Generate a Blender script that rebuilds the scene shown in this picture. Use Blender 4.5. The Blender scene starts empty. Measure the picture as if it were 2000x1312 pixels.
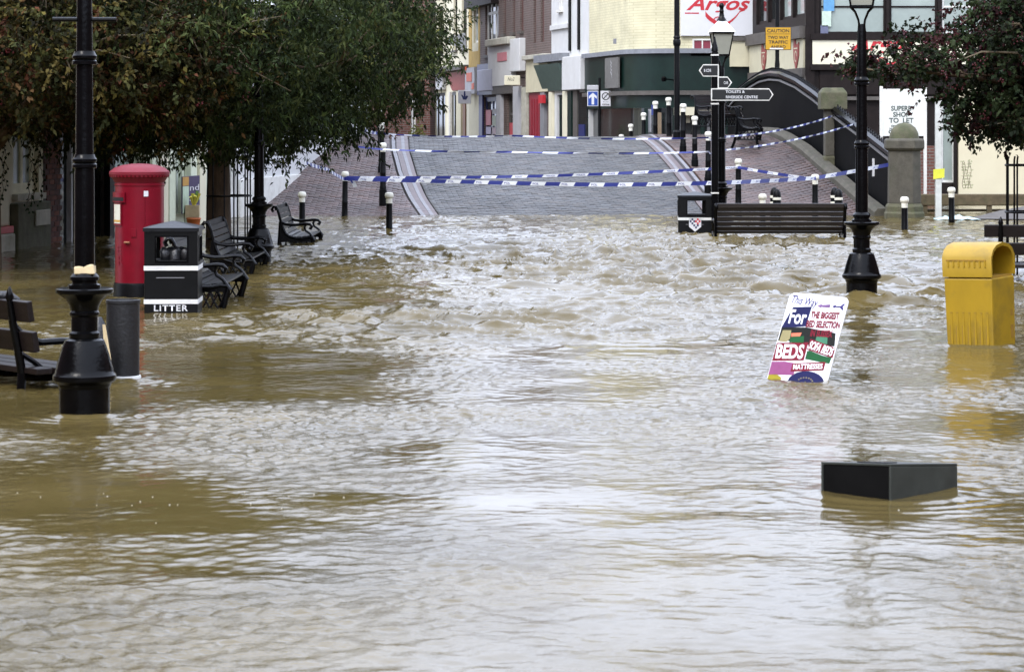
import bpy, math, random
import numpy as np
from mathutils import Matrix, Vector

random.seed(7)
RNG = np.random.default_rng(11)
SC = bpy.context.scene
COL = SC.collection
PI = math.pi
R = math.radians

# ------------------------------------------------------------------ camera, sky, sun, exposure
# water surface is z = 0; the camera stands 1.75 m above it and looks along +Y
CAM_H = 1.75
cam_d = bpy.data.cameras.new('camera')
cam = bpy.data.objects.new('camera', cam_d)
COL.objects.link(cam)
cam.location = (0, 0, CAM_H)
cam.rotation_euler = (R(90), 0, 0)
cam_d.sensor_width = 36
cam_d.lens = 90
cam_d.shift_y = -0.208
cam_d.clip_start = 0.1
cam_d.clip_end = 2000
cam_d.dof.use_dof = True
cam_d.dof.focus_distance = 34
cam_d.dof.aperture_fstop = 11
SC.camera = cam

SUN_EL, SUN_AZ = 48, 212          # azimuth measured clockwise from +Y (the view direction)
world = bpy.data.worlds.new('World')
SC.world = world
world.use_nodes = True
wn, wl = world.node_tree.nodes, world.node_tree.links
wn.clear()
sky = wn.new('ShaderNodeTexSky')
sky.sky_type = 'NISHITA'
sky.sun_disc = False
sky.sun_elevation = R(SUN_EL)
sky.sun_rotation = R(SUN_AZ)
sky.air_density = 1.0
sky.dust_density = 3.0
hsv = wn.new('ShaderNodeHueSaturation')
hsv.inputs['Saturation'].default_value = 0.35
mixw = wn.new('ShaderNodeMix')
mixw.data_type = 'RGBA'
mixw.inputs[0].default_value = 0.62
mixw.inputs[7].default_value = (11.7, 13.0, 16.4, 1)      # even cloud cover over the Nishita sky
# overcast luminance: thinner, brighter cloud overhead than towards the horizon
wtc = wn.new('ShaderNodeTexCoord')
wsp = wn.new('ShaderNodeSeparateXYZ')
wmr = wn.new('ShaderNodeMapRange')
wmr.inputs['From Min'].default_value = 0.0
wmr.inputs['From Max'].default_value = 1.0
wmr.inputs['To Min'].default_value = 0.84
wmr.inputs['To Max'].default_value = 1.55
wvm = wn.new('ShaderNodeVectorMath')
wvm.operation = 'SCALE'
wl.new(wtc.outputs['Generated'], wsp.inputs[0])
wl.new(wsp.outputs[2], wmr.inputs['Value'])
wl.new(wmr.outputs[0], wvm.inputs['Scale'])
bg = wn.new('ShaderNodeBackground')
bg.inputs['Strength'].default_value = 0.11
wo = wn.new('ShaderNodeOutputWorld')
wl.new(sky.outputs[0], hsv.inputs['Color'])
wl.new(hsv.outputs[0], mixw.inputs[6])
wl.new(mixw.outputs[2], wvm.inputs[0])
wl.new(wvm.outputs[0], bg.inputs['Color'])
wl.new(bg.outputs[0], wo.inputs[0])

sun_d = bpy.data.lights.new('sun', 'SUN')
sun_d.energy = 0.9
sun_d.angle = R(18)
sun_d.color = (1.0, 0.96, 0.9)
sun = bpy.data.objects.new('sun', sun_d)
COL.objects.link(sun)
sd = Vector((math.sin(R(SUN_AZ)) * math.cos(R(SUN_EL)), math.cos(R(SUN_AZ)) * math.cos(R(SUN_EL)), math.sin(R(SUN_EL))))
sun.rotation_euler = sd.to_track_quat('Z', 'Y').to_euler()
sun.location = (0, 0, 30)

SC.view_settings.view_transform = 'Standard'
SC.view_settings.look = 'None'
SC.view_settings.exposure = 1.0
SC.view_settings.gamma = 1.0
SC.view_settings.use_curve_mapping = False
SC.render.engine = 'CYCLES'
SC.cycles.max_bounces = 5
SC.cycles.diffuse_bounces = 3
SC.cycles.glossy_bounces = 3
SC.cycles.transmission_bounces = 3
SC.cycles.use_denoising = True
SC.cycles.caustics_reflective = False
SC.cycles.caustics_refractive = False

# ------------------------------------------------------------------ helpers
FPX = 5000.0        # focal length of the photograph in its own pixels


def wx(px, Y):
    return (px - 1000.0) / FPX * Y


def wz(py, Y):
    return CAM_H + (240.0 - py) / FPX * Y


def depth(py):
    """distance of a point of the water surface seen at image row py"""
    return CAM_H * FPX / (py - 240.0)


MATS = {}


def mat(name, color, rough=0.6, var=0.15, scale=8.0, bump=0.0, bscale=60.0, spec=0.5, metal=0.0, dirt=None, dirt_amt=0.0, coat=0.0, stretch=None):
    if name in MATS:
        return MATS[name]
    m = bpy.data.materials.new(name)
    m.use_nodes = True
    nt = m.node_tree
    n, l = nt.nodes, nt.links
    p = n['Principled BSDF']
    p.inputs['Roughness'].default_value = rough
    p.inputs['Specular IOR Level'].default_value = spec
    p.inputs['Metallic'].default_value = metal
    p.inputs['Coat Weight'].default_value = coat
    p.inputs['Coat Roughness'].default_value = 0.15
    tc = n.new('ShaderNodeTexCoord')
    src = tc.outputs['Object']
    if stretch:
        mp = n.new('ShaderNodeMapping')
        mp.inputs['Scale'].default_value = stretch
        l.new(src, mp.inputs[0])
        src = mp.outputs[0]
    nz = n.new('ShaderNodeTexNoise')
    nz.inputs['Scale'].default_value = scale
    nz.inputs['Detail'].default_value = 6
    nz.inputs['Roughness'].default_value = 0.65
    l.new(src, nz.inputs['Vector'])
    rp = n.new('ShaderNodeValToRGB')
    c = color
    rp.color_ramp.elements[0].position = 0.3
    rp.color_ramp.elements[1].position = 0.7
    rp.color_ramp.elements[0].color = (c[0] * (1 - var), c[1] * (1 - var), c[2] * (1 - var), 1)
    rp.color_ramp.elements[1].color = (min(1, c[0] * (1 + var)), min(1, c[1] * (1 + var)), min(1, c[2] * (1 + var)), 1)
    l.new(nz.outputs[0], rp.inputs[0])
    out = rp.outputs[0]
    if dirt:
        nd = n.new('ShaderNodeTexNoise')
        nd.inputs['Scale'].default_value = scale * 0.45
        nd.inputs['Detail'].default_value = 8
        nd.inputs['Roughness'].default_value = 0.7
        l.new(tc.outputs['Object'], nd.inputs['Vector'])
        rd = n.new('ShaderNodeValToRGB')
        rd.color_ramp.elements[0].position = 0.48
        rd.color_ramp.elements[1].position = 0.72
        rd.color_ramp.elements[0].color = (0, 0, 0, 1)
        rd.color_ramp.elements[1].color = (dirt_amt, dirt_amt, dirt_amt, 1)
        l.new(nd.outputs[0], rd.inputs[0])
        mx = n.new('ShaderNodeMix')
        mx.data_type = 'RGBA'
        l.new(rd.outputs[0], mx.inputs[0])
        l.new(out, mx.inputs[6])
        mx.inputs[7].default_value = (*dirt, 1)
        out = mx.outputs[2]
    l.new(out, p.inputs['Base Color'])
    if bump:
        nb = n.new('ShaderNodeTexNoise')
        nb.inputs['Scale'].default_value = bscale
        nb.inputs['Detail'].default_value = 4
        l.new(src, nb.inputs['Vector'])
        b = n.new('ShaderNodeBump')
        b.inputs['Strength'].default_value = bump
        b.inputs['Distance'].default_value = 0.01
        l.new(nb.outputs[0], b.inputs['Height'])
        l.new(b.outputs[0], p.inputs['Normal'])
    MATS[name] = m
    return m


def mat_tint(name, rough=0.5, spec=0.5, translucent=0.0, attr='tint', gain=1.0):
    """colour read from a per-piece attribute (each leaf or paver has its own colour)"""
    if name in MATS:
        return MATS[name]
    m = bpy.data.materials.new(name)
    m.use_nodes = True
    n, l = m.node_tree.nodes, m.node_tree.links
    p = n['Principled BSDF']
    p.inputs['Roughness'].default_value = rough
    p.inputs['Specular IOR Level'].default_value = spec
    a = n.new('ShaderNodeAttribute')
    a.attribute_name = attr
    l.new(a.outputs['Color'], p.inputs['Base Color'])
    if translucent:
        t = n.new('ShaderNodeBsdfTranslucent')
        l.new(a.outputs['Color'], t.inputs[0])
        mx = n.new('ShaderNodeMixShader')
        mx.inputs[0].default_value = translucent
        l.new(p.outputs[0], mx.inputs[1])
        l.new(t.outputs[0], mx.inputs[2])
        l.new(mx.outputs[0], n['Material Output'].inputs[0])
    MATS[name] = m
    return m


def mat_brick(name, c1, c2, mortar, bw=0.22, bh=0.075, rough=0.8, axis='xz', msize=0.012):
    """far-off brickwork: too small in the picture to pick the bricks apart"""
    if name in MATS:
        return MATS[name]
    m = bpy.data.materials.new(name)
    m.use_nodes = True
    n, l = m.node_tree.nodes, m.node_tree.links
    p = n['Principled BSDF']
    p.inputs['Roughness'].default_value = rough
    tc = n.new('ShaderNodeTexCoord')
    sp = n.new('ShaderNodeSeparateXYZ')
    cb = n.new('ShaderNodeCombineXYZ')
    l.new(tc.outputs['Object'], sp.inputs[0])
    ad = n.new('ShaderNodeMath')
    ad.operation = 'ADD'
    l.new(sp.outputs[0], ad.inputs[0])
    l.new(sp.outputs[1], ad.inputs[1])
    l.new(ad.outputs[0], cb.inputs[0])
    l.new(sp.outputs[2], cb.inputs[1])
    b = n.new('ShaderNodeTexBrick')
    b.inputs['Scale'].default_value = 1.0
    b.inputs['Brick Width'].default_value = bw
    b.inputs['Row Height'].default_value = bh
    b.inputs['Mortar Size'].default_value = msize
    b.inputs['Color1'].default_value = (*c1, 1)
    b.inputs['Color2'].default_value = (*c2, 1)
    b.inputs['Mortar'].default_value = (*mortar, 1)
    l.new(cb.outputs[0], b.inputs['Vector'])
    nz = n.new('ShaderNodeTexNoise')
    nz.inputs['Scale'].default_value = 2.0
    nz.inputs['Detail'].default_value = 6
    l.new(tc.outputs['Object'], nz.inputs['Vector'])
    mx = n.new('ShaderNodeMix')
    mx.data_type = 'RGBA'
    mx.blend_type = 'MULTIPLY'
    mx.inputs[0].default_value = 0.6
    l.new(b.outputs[0], mx.inputs[6])
    rp = n.new('ShaderNodeValToRGB')
    rp.color_ramp.elements[0].position = 0.3
    rp.color_ramp.elements[0].color = (0.65, 0.65, 0.65, 1)
    rp.color_ramp.elements[1].position = 0.7
    l.new(nz.outputs[0], rp.inputs[0])
    l.new(rp.outputs[0], mx.inputs[7])
    l.new(mx.outputs[2], p.inputs['Base Color'])
    bp = n.new('ShaderNodeBump')
    bp.inputs['Strength'].default_value = 0.5
    bp.inputs['Distance'].default_value = 0.01
    bp.invert = True
    l.new(b.outputs['Fac'], bp.inputs['Height'])
    l.new(bp.outputs[0], p.inputs['Normal'])
    MATS[name] = m
    return m


# --- the palette
IRON = mat('iron_black_gloss', (0.002, 0.002, 0.0024), 0.19, 0.3, 12, 0.15, 40, spec=0.15)
IRON_D = mat('iron_black_dull', (0.003, 0.003, 0.0035), 0.38, 0.3, 10, 0.25, 60, spec=0.14)
BLACKP = mat('black_painted_steel', (0.0035, 0.0037, 0.004), 0.35, 0.3, 6, 0.1, 30, spec=0.2)
DARKHOLE = mat('dark_inside', (0.006, 0.006, 0.006), 0.9, 0.1)
WHITEP = mat('white_paint', (0.72, 0.71, 0.66), 0.45, 0.08, 10, dirt=(0.35, 0.32, 0.25), dirt_amt=0.5)
CAPW = mat('bollard_cap_white', (0.74, 0.72, 0.62), 0.5, 0.08, 14, dirt=(0.4, 0.37, 0.28), dirt_amt=0.45)
WHITEBAND = mat('white_band', (0.75, 0.75, 0.73), 0.5, 0.08, 10, dirt=(0.3, 0.28, 0.24), dirt_amt=0.4)
REDBOX = mat('post_box_red', (0.155, 0.0022, 0.011), 0.34, 0.15, 5, 0.08, 30, spec=0.3)
REDCAP = mat('post_box_cap_red', (0.165, 0.010, 0.02), 0.5, 0.15, 6, 0.15, 50, spec=0.3)
YELLOW = mat('bin_yellow', (0.34, 0.21, 0.008), 0.5, 0.10, 5, 0.05, 40, dirt=(0.13, 0.09, 0.018), dirt_amt=0.85, stretch=(1, 1, 0.5))
YELLOWIN = mat('bin_yellow_inside', (0.30, 0.17, 0.02), 0.6, 0.2, 6)
WOODDK = mat('bench_wood_dark', (0.007, 0.0065, 0.0068), 0.36, 0.35, 20, 0.3, 90, stretch=(1, 0.15, 1), spec=.25)
WOODBR = mat('bench_wood_brown', (0.011, 0.0075, 0.007), 0.42, 0.35, 20, 0.3, 90, stretch=(1, 0.15, 1), spec=.25)
STONE = mat('pier_stone', (0.078, 0.070, 0.053), 0.85, 0.3, 5, 0.6, 30, dirt=(0.05, 0.052, 0.03), dirt_amt=0.75)
STONEMOSS = mat('mossy_stone', (0.085, 0.080, 0.046), 0.85, 0.35, 7, 0.6, 30, dirt=(0.05, 0.065, 0.022), dirt_amt=0.8)
STONEPALE = mat('pale_stone', (0.42, 0.40, 0.33), 0.8, 0.2, 5, 0.4, 30, dirt=(0.16, 0.17, 0.09), dirt_amt=0.6)
KERBST = mat('kerb_granite', (0.17, 0.165, 0.175), 0.5, 0.2, 9, 0.3, 40)
CREAM = mat('cream_render', (0.54, 0.50, 0.35), 0.7, 0.08, 3, 0.1, 30, dirt=(0.42, 0.37, 0.24), dirt_amt=0.35)
CREAML = mat('cream_light', (0.66, 0.62, 0.46), 0.65, 0.05, 3, dirt=(0.6, 0.55, 0.4), dirt_amt=0.3)
WHITEW = mat('white_wall', (0.58, 0.58, 0.57), 0.6, 0.06, 3, dirt=(0.45, 0.44, 0.40), dirt_amt=0.4)
GREYW = mat('grey_panel', (0.20, 0.20, 0.21), 0.6, 0.12, 4)
GREYL = mat('grey_light_panel', (0.42, 0.42, 0.43), 0.6, 0.1, 4)
LEAD = mat('lead_flashing', (0.20, 0.21, 0.23), 0.55, 0.2, 6, 0.2, 20)
OCHRE = mat('ochre_render', (0.42, 0.28, 0.07), 0.75, 0.15, 4)
PANELB = mat('parapet_black', (0.004, 0.004, 0.0045), 0.6, 0.3, 4, 0.1, 30, spec=0.05)
GREEND = mat('shopfront_green', (0.004, 0.016, 0.012), 0.4, 0.25, 5, spec=.3)
GREENG = mat('grey_green_sign', (0.055, 0.085, 0.072), 0.5, 0.2, 5)
GREENP = mat('pale_green_paint', (0.62, 0.66, 0.50), 0.6, 0.08, 4, dirt=(0.3, 0.33, 0.22), dirt_amt=0.4)
BLUED = mat('shopfront_blue', (0.012, 0.018, 0.10), 0.4, 0.2, 5)
REDDOOR = mat('door_red', (0.23, 0.014, 0.025), 0.45, 0.2, 6)
REDSIGN = mat('sign_red', (0.50, 0.02, 0.03), 0.45, 0.06, 6)
BRICKRED = mat('sign_brick_red', (0.26, 0.06, 0.05), 0.6, 0.2, 8)
ORANGE = mat('sign_orange', (0.62, 0.10, 0.03), 0.5, 0.1, 8)
PINK = mat('sign_pink', (0.52, 0.16, 0.18), 0.55, 0.15, 8)
SIGNY = mat('traffic_sign_yellow', (0.50, 0.27, 0.008), 0.4, 0.06, 8)
SIGNB = mat('traffic_sign_blue', (0.015, 0.06, 0.30), 0.4, 0.06, 8)
SIGNBLK = mat('sign_black', (0.006, 0.006, 0.006), 0.5, 0.1)
SIGNW = mat('sign_white', (0.66, 0.66, 0.67), 0.4, 0.03, 6)
GLASS = mat('window_glass_dark', (0.020, 0.024, 0.024), 0.06, 0.4, 2, spec=0.8)
GLASSG = mat('window_blind_glass', (0.30, 0.35, 0.32), 0.12, 0.12, 1.5, spec=0.8)
TIMBERB = mat('timber_dark_brown', (0.014, 0.010, 0.009), 0.55, 0.3, 6, 0.2, 40, spec=.15)
TIMBERG = mat('timber_grey_brown', (0.085, 0.075, 0.065), 0.65, 0.25, 6, 0.3, 40)
RAILWOOD = mat('rail_wood_mossy', (0.10, 0.075, 0.04), 0.8, 0.35, 8, 0.5, 40, dirt=(0.07, 0.08, 0.03), dirt_amt=0.6)
BARK = mat('bark', (0.085, 0.055, 0.032), 0.9, 0.4, 14, 0.8, 40, stretch=(1, 1, 0.3))
TWIG = mat('twig', (0.13, 0.10, 0.06), 0.85, 0.3, 14)
TAPEW = mat('tape_white', (0.72, 0.74, 0.78), 0.35, 0.05, 8)
TAPEB = mat('tape_blue', (0.028, 0.038, 0.21), 0.35, 0.1, 8)
CARD = mat('wet_cardboard', (0.60, 0.48, 0.28), 0.8, 0.15, 10, 0.3, 40)
PLASTICB = mat('plastic_sheet_blue', (0.45, 0.62, 0.62), 0.3, 0.15, 6)
BRICKF = mat_brick('far_brick_brown', (0.13, 0.085, 0.075), (0.10, 0.07, 0.062), (0.17, 0.14, 0.12))
BRICKC = mat_brick('cream_painted_brick', (0.68, 0.63, 0.42), (0.64, 0.59, 0.385), (0.55, 0.50, 0.32), msize=0.008)
BRICKR = mat_brick('red_brick', (0.15, 0.05, 0.032), (0.11, 0.036, 0.026), (0.16, 0.13, 0.11))
ROOF = mat('roof_tile', (0.10, 0.055, 0.04), 0.85, 0.3, 8, 0.5, 30)


class MB:
    """collects shapes; build() links them as ONE mesh object"""

    def __init__(self):
        self.v, self.f, self.mi, self.mats = [], [], [], []

    def _m(self, m):
        if m not in self.mats:
            self.mats.append(m)
        return self.mats.index(m)

    def add(self, verts, faces, m):
        o = len(self.v)
        i = self._m(m)
        self.v.extend([tuple(x) for x in verts])
        for f in faces:
            self.f.append(tuple(o + k for k in f))
            self.mi.append(i)
        return self

    def box(self, x0, x1, y0, y1, z0, z1, m):
        v = [(x0, y0, z0), (x1, y0, z0), (x1, y1, z0), (x0, y1, z0), (x0, y0, z1), (x1, y0, z1), (x1, y1, z1), (x0, y1, z1)]
        return self.add(v, [(3, 2, 1, 0), (4, 5, 6, 7), (0, 1, 5, 4), (1, 2, 6, 5), (2, 3, 7, 6), (3, 0, 4, 7)], m)

    def lathe(self, prof, m, seg=20, c=(0, 0), cap=True, a0=0.0):
        """prof: list of (r, z) from the bottom up"""
        v, f = [], []
        for r, z in prof:
            for k in range(seg):
                a = a0 + 2 * PI * k / seg
                v.append((c[0] + r * math.cos(a), c[1] + r * math.sin(a), z))
        for i in range(len(prof) - 1):
            for k in range(seg):
                a, b = i * seg + k, i * seg + (k + 1) % seg
                f.append((a, b, b + seg, a + seg))
        if cap:
            f.append(tuple(range(seg))[::-1])
            f.append(tuple((len(prof) - 1) * seg + k for k in range(seg)))
        return self.add(v, f, m)

    def tube(self, pts, r, m, seg=8, cap=True, flat=None):
        pts = [Vector(p) for p in pts]
        n = len(pts)
        rr = r if isinstance(r, (list, tuple)) else [r] * n
        v, f = [], []
        up = None
        for i, p in enumerate(pts):
            t = (pts[min(i + 1, n - 1)] - pts[max(i - 1, 0)])
            if t.length < 1e-9:
                t = Vector((0, 0, 1))
            t.normalize()
            if up is None:
                up = Vector((0, 0, 1)) if abs(t.z) < 0.9 else Vector((0, 1, 0))
            s = t.cross(up)
            if s.length < 1e-6:
                s = t.cross(Vector((1, 0, 0)))
            s.normalize()
            up = s.cross(t).normalized()
            for k in range(seg):
                a = 2 * PI * k / seg
                q = p + (s * math.cos(a) * (flat or 1.0) + up * math.sin(a)) * rr[i]
                v.append(tuple(q))
        for i in range(n - 1):
            for k in range(seg):
                a, b = i * seg + k, i * seg + (k + 1) % seg
                f.append((a, b, b + seg, a + seg))
        if cap:
            f.append(tuple(range(seg))[::-1])
            f.append(tuple((n - 1) * seg + k for k in range(seg)))
        return self.add(v, f, m)

    def prism(self, poly, y0, y1, m):
        """poly: (x, z) points, counter-clockwise seen from -y; extruded from y0 to y1"""
        n = len(poly)
        v = [(x, y0, z) for x, z in poly] + [(x, y1, z) for x, z in poly]
        f = [tuple(range(n)), tuple(range(2 * n - 1, n - 1, -1))]
        for i in range(n):
            j = (i + 1) % n
            f.append((j, i, i + n, j + n))
        return self.add(v, f, m)

    def sweep(self, pts, prof, m):
        """prof (u, w) swept along pts; u is horizontal across the path, w is up; closed profile"""
        pts = [Vector(p) for p in pts]
        n, k = len(pts), len(prof)
        v, f = [], []
        for i, p in enumerate(pts):
            t = pts[min(i + 1, n - 1)] - pts[max(i - 1, 0)]
            s = Vector((t.y, -t.x, 0)).normalized()
            for u, w in prof:
                q = p + s * u
                v.append((q.x, q.y, q.z + w))
        for i in range(n - 1):
            for a in range(k):
                b = (a + 1) % k
                f.append((i * k + a, i * k + b, (i + 1) * k + b, (i + 1) * k + a))
        f.append(tuple(range(k))[::-1])
        f.append(tuple((n - 1) * k + a for a in range(k)))
        return self.add(v, f, m)

    def quad(self, a, b, c, d, m):
        return self.add([a, b, c, d], [(0, 1, 2, 3)], m)

    def mesh(self, name, smooth=None):
        me = bpy.data.meshes.new(name)
        me.from_pydata(self.v, [], self.f)
        for m in self.mats:
            me.materials.append(m)
        me.polygons.foreach_set('material_index', self.mi)
        if smooth is not None:
            me.polygons.foreach_set('use_smooth', [True] * len(self.f))
            me.set_sharp_from_angle(angle=R(smooth))
        me.update()
        return me

    def build(self, name, parent=None, loc=(0, 0, 0), rot=(0, 0, 0), smooth=None, bevel=0.0):
        o = bpy.data.objects.new(name, self.mesh(name, smooth))
        COL.objects.link(o)
        o.location = loc
        o.rotation_euler = rot
        o.parent = parent
        if bevel:
            b = o.modifiers.new('bevel', 'BEVEL')
            b.width = bevel
            b.segments = 2
            b.limit_method = 'ANGLE'
            b.angle_limit = R(35)
        return o


def put(name, me, parent=None, loc=(0, 0, 0), rot=(0, 0, 0), scale=(1, 1, 1)):
    o = bpy.data.objects.new(name, me)
    COL.objects.link(o)
    o.location, o.rotation_euler, o.scale, o.parent = loc, rot, scale, parent
    return o


def thing(name, label, cat, loc=(0, 0, 0), rotz=0.0, group=None, rot=None):
    o = bpy.data.objects.new(name, None)
    COL.objects.link(o)
    o.empty_display_size = 0.2
    o.location = loc
    o.rotation_euler = rot or (0, 0, rotz)
    return tag(o, label, cat, group)


def tag(o, label, cat, group=None, kind=None):
    o['label'] = label
    if cat:
        o['category'] = cat
    if group:
        o['group'] = group
    if kind:
        o['kind'] = kind
    return o


def struct(o, label=None, kind='structure'):
    o['kind'] = kind
    if label:
        o['label'] = label
    return o


def copy_tree(o, parent=None):
    c = o.copy()
    COL.objects.link(c)
    c.parent = parent
    for ch in [x for x in bpy.data.objects if x.parent == o]:
        copy_tree(ch, c)
    return c


_TXT = {}


def text_mesh(s, m, shear=0.0, offset=0.0, spacing=1.0, line=1.0):
    """lettering as a mesh, 1 x 1 in its own box, centred, standing in the xz plane and facing -y"""
    key = (s, m.name, shear, offset, spacing, line)
    if key in _TXT:
        return _TXT[key]
    cu = bpy.data.curves.new('lettering', 'FONT')
    cu.body = s
    cu.shear = shear
    cu.offset = offset
    cu.space_character = spacing
    cu.space_line = line
    cu.align_x = 'CENTER'
    cu.resolution_u = 3
    o = bpy.data.objects.new('lettering', cu)
    COL.objects.link(o)
    dg = bpy.context.evaluated_depsgraph_get()
    me = bpy.data.meshes.new_from_object(o.evaluated_get(dg))
    bpy.data.objects.remove(o)
    n = len(me.vertices)
    co = np.empty(n * 3)
    me.vertices.foreach_get('co', co)
    co = co.reshape(-1, 3)
    lo, hi = co.min(0), co.max(0)
    w = np.zeros_like(co)
    w[:, 0] = (co[:, 0] - (lo[0] + hi[0]) / 2) / (hi[0] - lo[0])
    w[:, 2] = (co[:, 1] - (lo[1] + hi[1]) / 2) / (hi[1] - lo[1])
    me.vertices.foreach_set('co', w.ravel())
    me.materials.clear()
    me.materials.append(m)
    me.update()
    _TXT[key] = me
    return me


def text(name, s, m, cx, cz, w, h, y, parent, rot=0.0, **kw):
    return put(name, text_mesh(s, m, **kw), parent, (cx, y, cz), (0, rot, 0), (w, 1, h))


def np_mesh(name, verts, faces, mats, tint=None, smooth=False):
    """fast mesh from numpy arrays; faces (n, k)"""
    me = bpy.data.meshes.new(name)
    nv, (nf, k) = len(verts), faces.shape
    me.vertices.add(nv)
    me.vertices.foreach_set('co', np.ascontiguousarray(verts, dtype=np.float32).ravel())
    me.loops.add(nf * k)
    me.loops.foreach_set('vertex_index', np.ascontiguousarray(faces, dtype=np.int32).ravel())
    me.polygons.add(nf)
    me.polygons.foreach_set('loop_start', np.arange(0, nf * k, k, dtype=np.int32))
    if smooth:
        me.polygons.foreach_set('use_smooth', np.ones(nf, dtype=bool))
    for m in mats:
        me.materials.append(m)
    if tint is not None:
        a = me.attributes.new('tint', 'FLOAT_COLOR', 'POINT')
        c = np.ones((nv, 4), dtype=np.float32)
        c[:, :3] = tint
        a.data.foreach_set('color', c.ravel())
    me.update(calc_edges=True)
    me.validate()
    return me


# ------------------------------------------------------------------ the setting: ground, flood water, road over the bridge
GROUND_Z = -0.34
PROF = [(38, -0.36), (44, -0.34), (46.5, -0.24), (48.6, 0.0), (51, 0.42), (54, 1.0), (56.5, 1.36), (58.5, 1.46), (61, 1.36), (66, 0.85), (72, 0.35), (80, 0.1), (150, 0.1)]


def road_z(Y):
    ys = [p[0] for p in PROF]
    zs = [p[1] for p in PROF]
    # smooth the polyline a little so that the hump has no creases
    return float(np.mean([np.interp(Y + d, ys, zs) for d in (-1.0, -0.5, 0, 0.5, 1.0)]))


def kerb_l(Y):
    return float(np.interp(Y, [44, 47, 48.6, 50.3, 52.4, 55, 58, 70, 80], [-1.2, -1.45, -1.7, -1.98, -2.25, -2.5, -2.65, -3.2, -5.0]))


def kerb_r(Y):
    return float(np.interp(Y, [44, 48.6, 50.3, 52.6, 55, 57, 60, 66, 80], [4.0, 3.95, 3.82, 3.6, 3.35, 3.15, 3.0, 2.7, 0.3]))


g = MB()
g.box(-600, 600, -300, 1500, GROUND_Z - 0.3, GROUND_Z, mat('silt', (0.10, 0.08, 0.05), 0.9, 0.2, 2))
struct(g.build('ground'), 'drowned street paving under the brown flood water')

# embankment that carries road and pavements over the river
PAVEBED = mat('paving_bed', (0.075, 0.055, 0.05), 0.6, 0.2, 6)
e = MB()
YS = np.arange(40, 90.01, 1.0)
for a, b in zip(YS[:-1], YS[1:]):
    za, zb = road_z(a) - 0.06, road_z(b) - 0.06
    e.add([(-9, a, za), (7.4, a, za), (7.4, b, zb), (-9, b, zb), (-9, a, -1.2), (7.4, a, -1.2), (7.4, b, -1.2), (-9, b, -1.2)],
          [(0, 1, 2, 3), (1, 5, 6, 2), (4, 0, 3, 7)], PAVEBED)
struct(e.build('bridge_deck', smooth=40), 'brick paved hump of the bridge rising out of the flood')


def pavers(name, xl, xr, y0, y1, pl, pw, zoff, base, var, label, skew=0.0):
    """every sett is a block of its own with recessed joints, joined into one part"""
    V, F, T = [], [], []
    row = 0
    y = y0
    gap = 0.008
    while y < y1:
        a, b = xl(y), xr(y)
        x = a + (0.5 * pl if row % 2 else 0.0)
        xs_ = [a] + list(np.arange(x if x > a + 0.02 else a + pl, b - 0.03, pl)) + [b]
        z0, z1 = road_z(y) + zoff, road_z(y + pw) + zoff
        for u, w in zip(xs_[:-1], xs_[1:]):
            if w - u < 0.03:
                continue
            j = random.uniform(-0.0035, 0.0035)
            t1, t2 = random.uniform(-0.002, 0.002), random.uniform(-0.003, 0.003)
            o = len(V)
            u_, w_, ya, yb = u + gap / 2, w - gap / 2, y + gap / 2, y + pw - gap / 2
            V += [(u_, ya, z0 + j + t1), (w_, ya, z0 + j - t1), (w_, yb, z1 + j - t1 + t2), (u_, yb, z1 + j + t1 + t2),
                  (u_, ya, z0 - 0.05), (w_, ya, z0 - 0.05), (w_, yb, z1 - 0.05), (u_, yb, z1 - 0.05)]
            F += [(o, o + 1, o + 2, o + 3), (o + 4, o + 5, o + 1, o), (o + 5, o + 6, o + 2, o + 1), (o + 6, o + 7, o + 3, o + 2), (o + 7, o + 4, o, o + 3)]
            xm, ym = (u + w) / 2, y
            stain = 1 + .16 * math.sin(1.7 * xm + 1.1 * ym + 2 * math.sin(.9 * ym)) + .12 * math.sin(3.1 * xm - 1.9 * ym + math.sin(2.3 * xm))
            k = (1 + random.gauss(0, var)) * stain * (.55 if random.random() < .02 else 1)
            h = random.uniform(-0.08, 0.08)
            c = (base[0] * k * (1 + h), base[1] * k, base[2] * k * (1 - h))
            T += [c] * 8
        y += pw
        row += 1
    me = np_mesh(name, np.array(V), np.array(F), [PAVER], np.clip(np.array(T), 0.005, 1))
    o = put(name, me)
    struct(o, label)
    return o


PAVER = mat_tint('wet_paver', rough=0.45, spec=0.4)
pavers('road', lambda y: kerb_l(y) + 0.30, lambda y: kerb_r(y) - 0.30, 46.6, 66, 0.21, 0.105, 0.0, (0.055, 0.053, 0.051), 0.26,
       'grey sett roadway climbing over the bridge')
pavers('pavement', lambda y: -5.6, lambda y: kerb_l(y) - 0.13, 46.4, 62, 0.215, 0.11, 0.05, (0.082, 0.052, 0.046), 0.15,
       'wet red brick pavement on the tree side of the bridge')
pavers('pavement', lambda y: kerb_r(y) + 0.13, lambda y: 6.55 if y > 52 else 7.0, 46.4, 62, 0.215, 0.11, 0.05, (0.080, 0.050, 0.042), 0.15,
       'wet red brick pavement beside the iron parapet')


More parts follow.
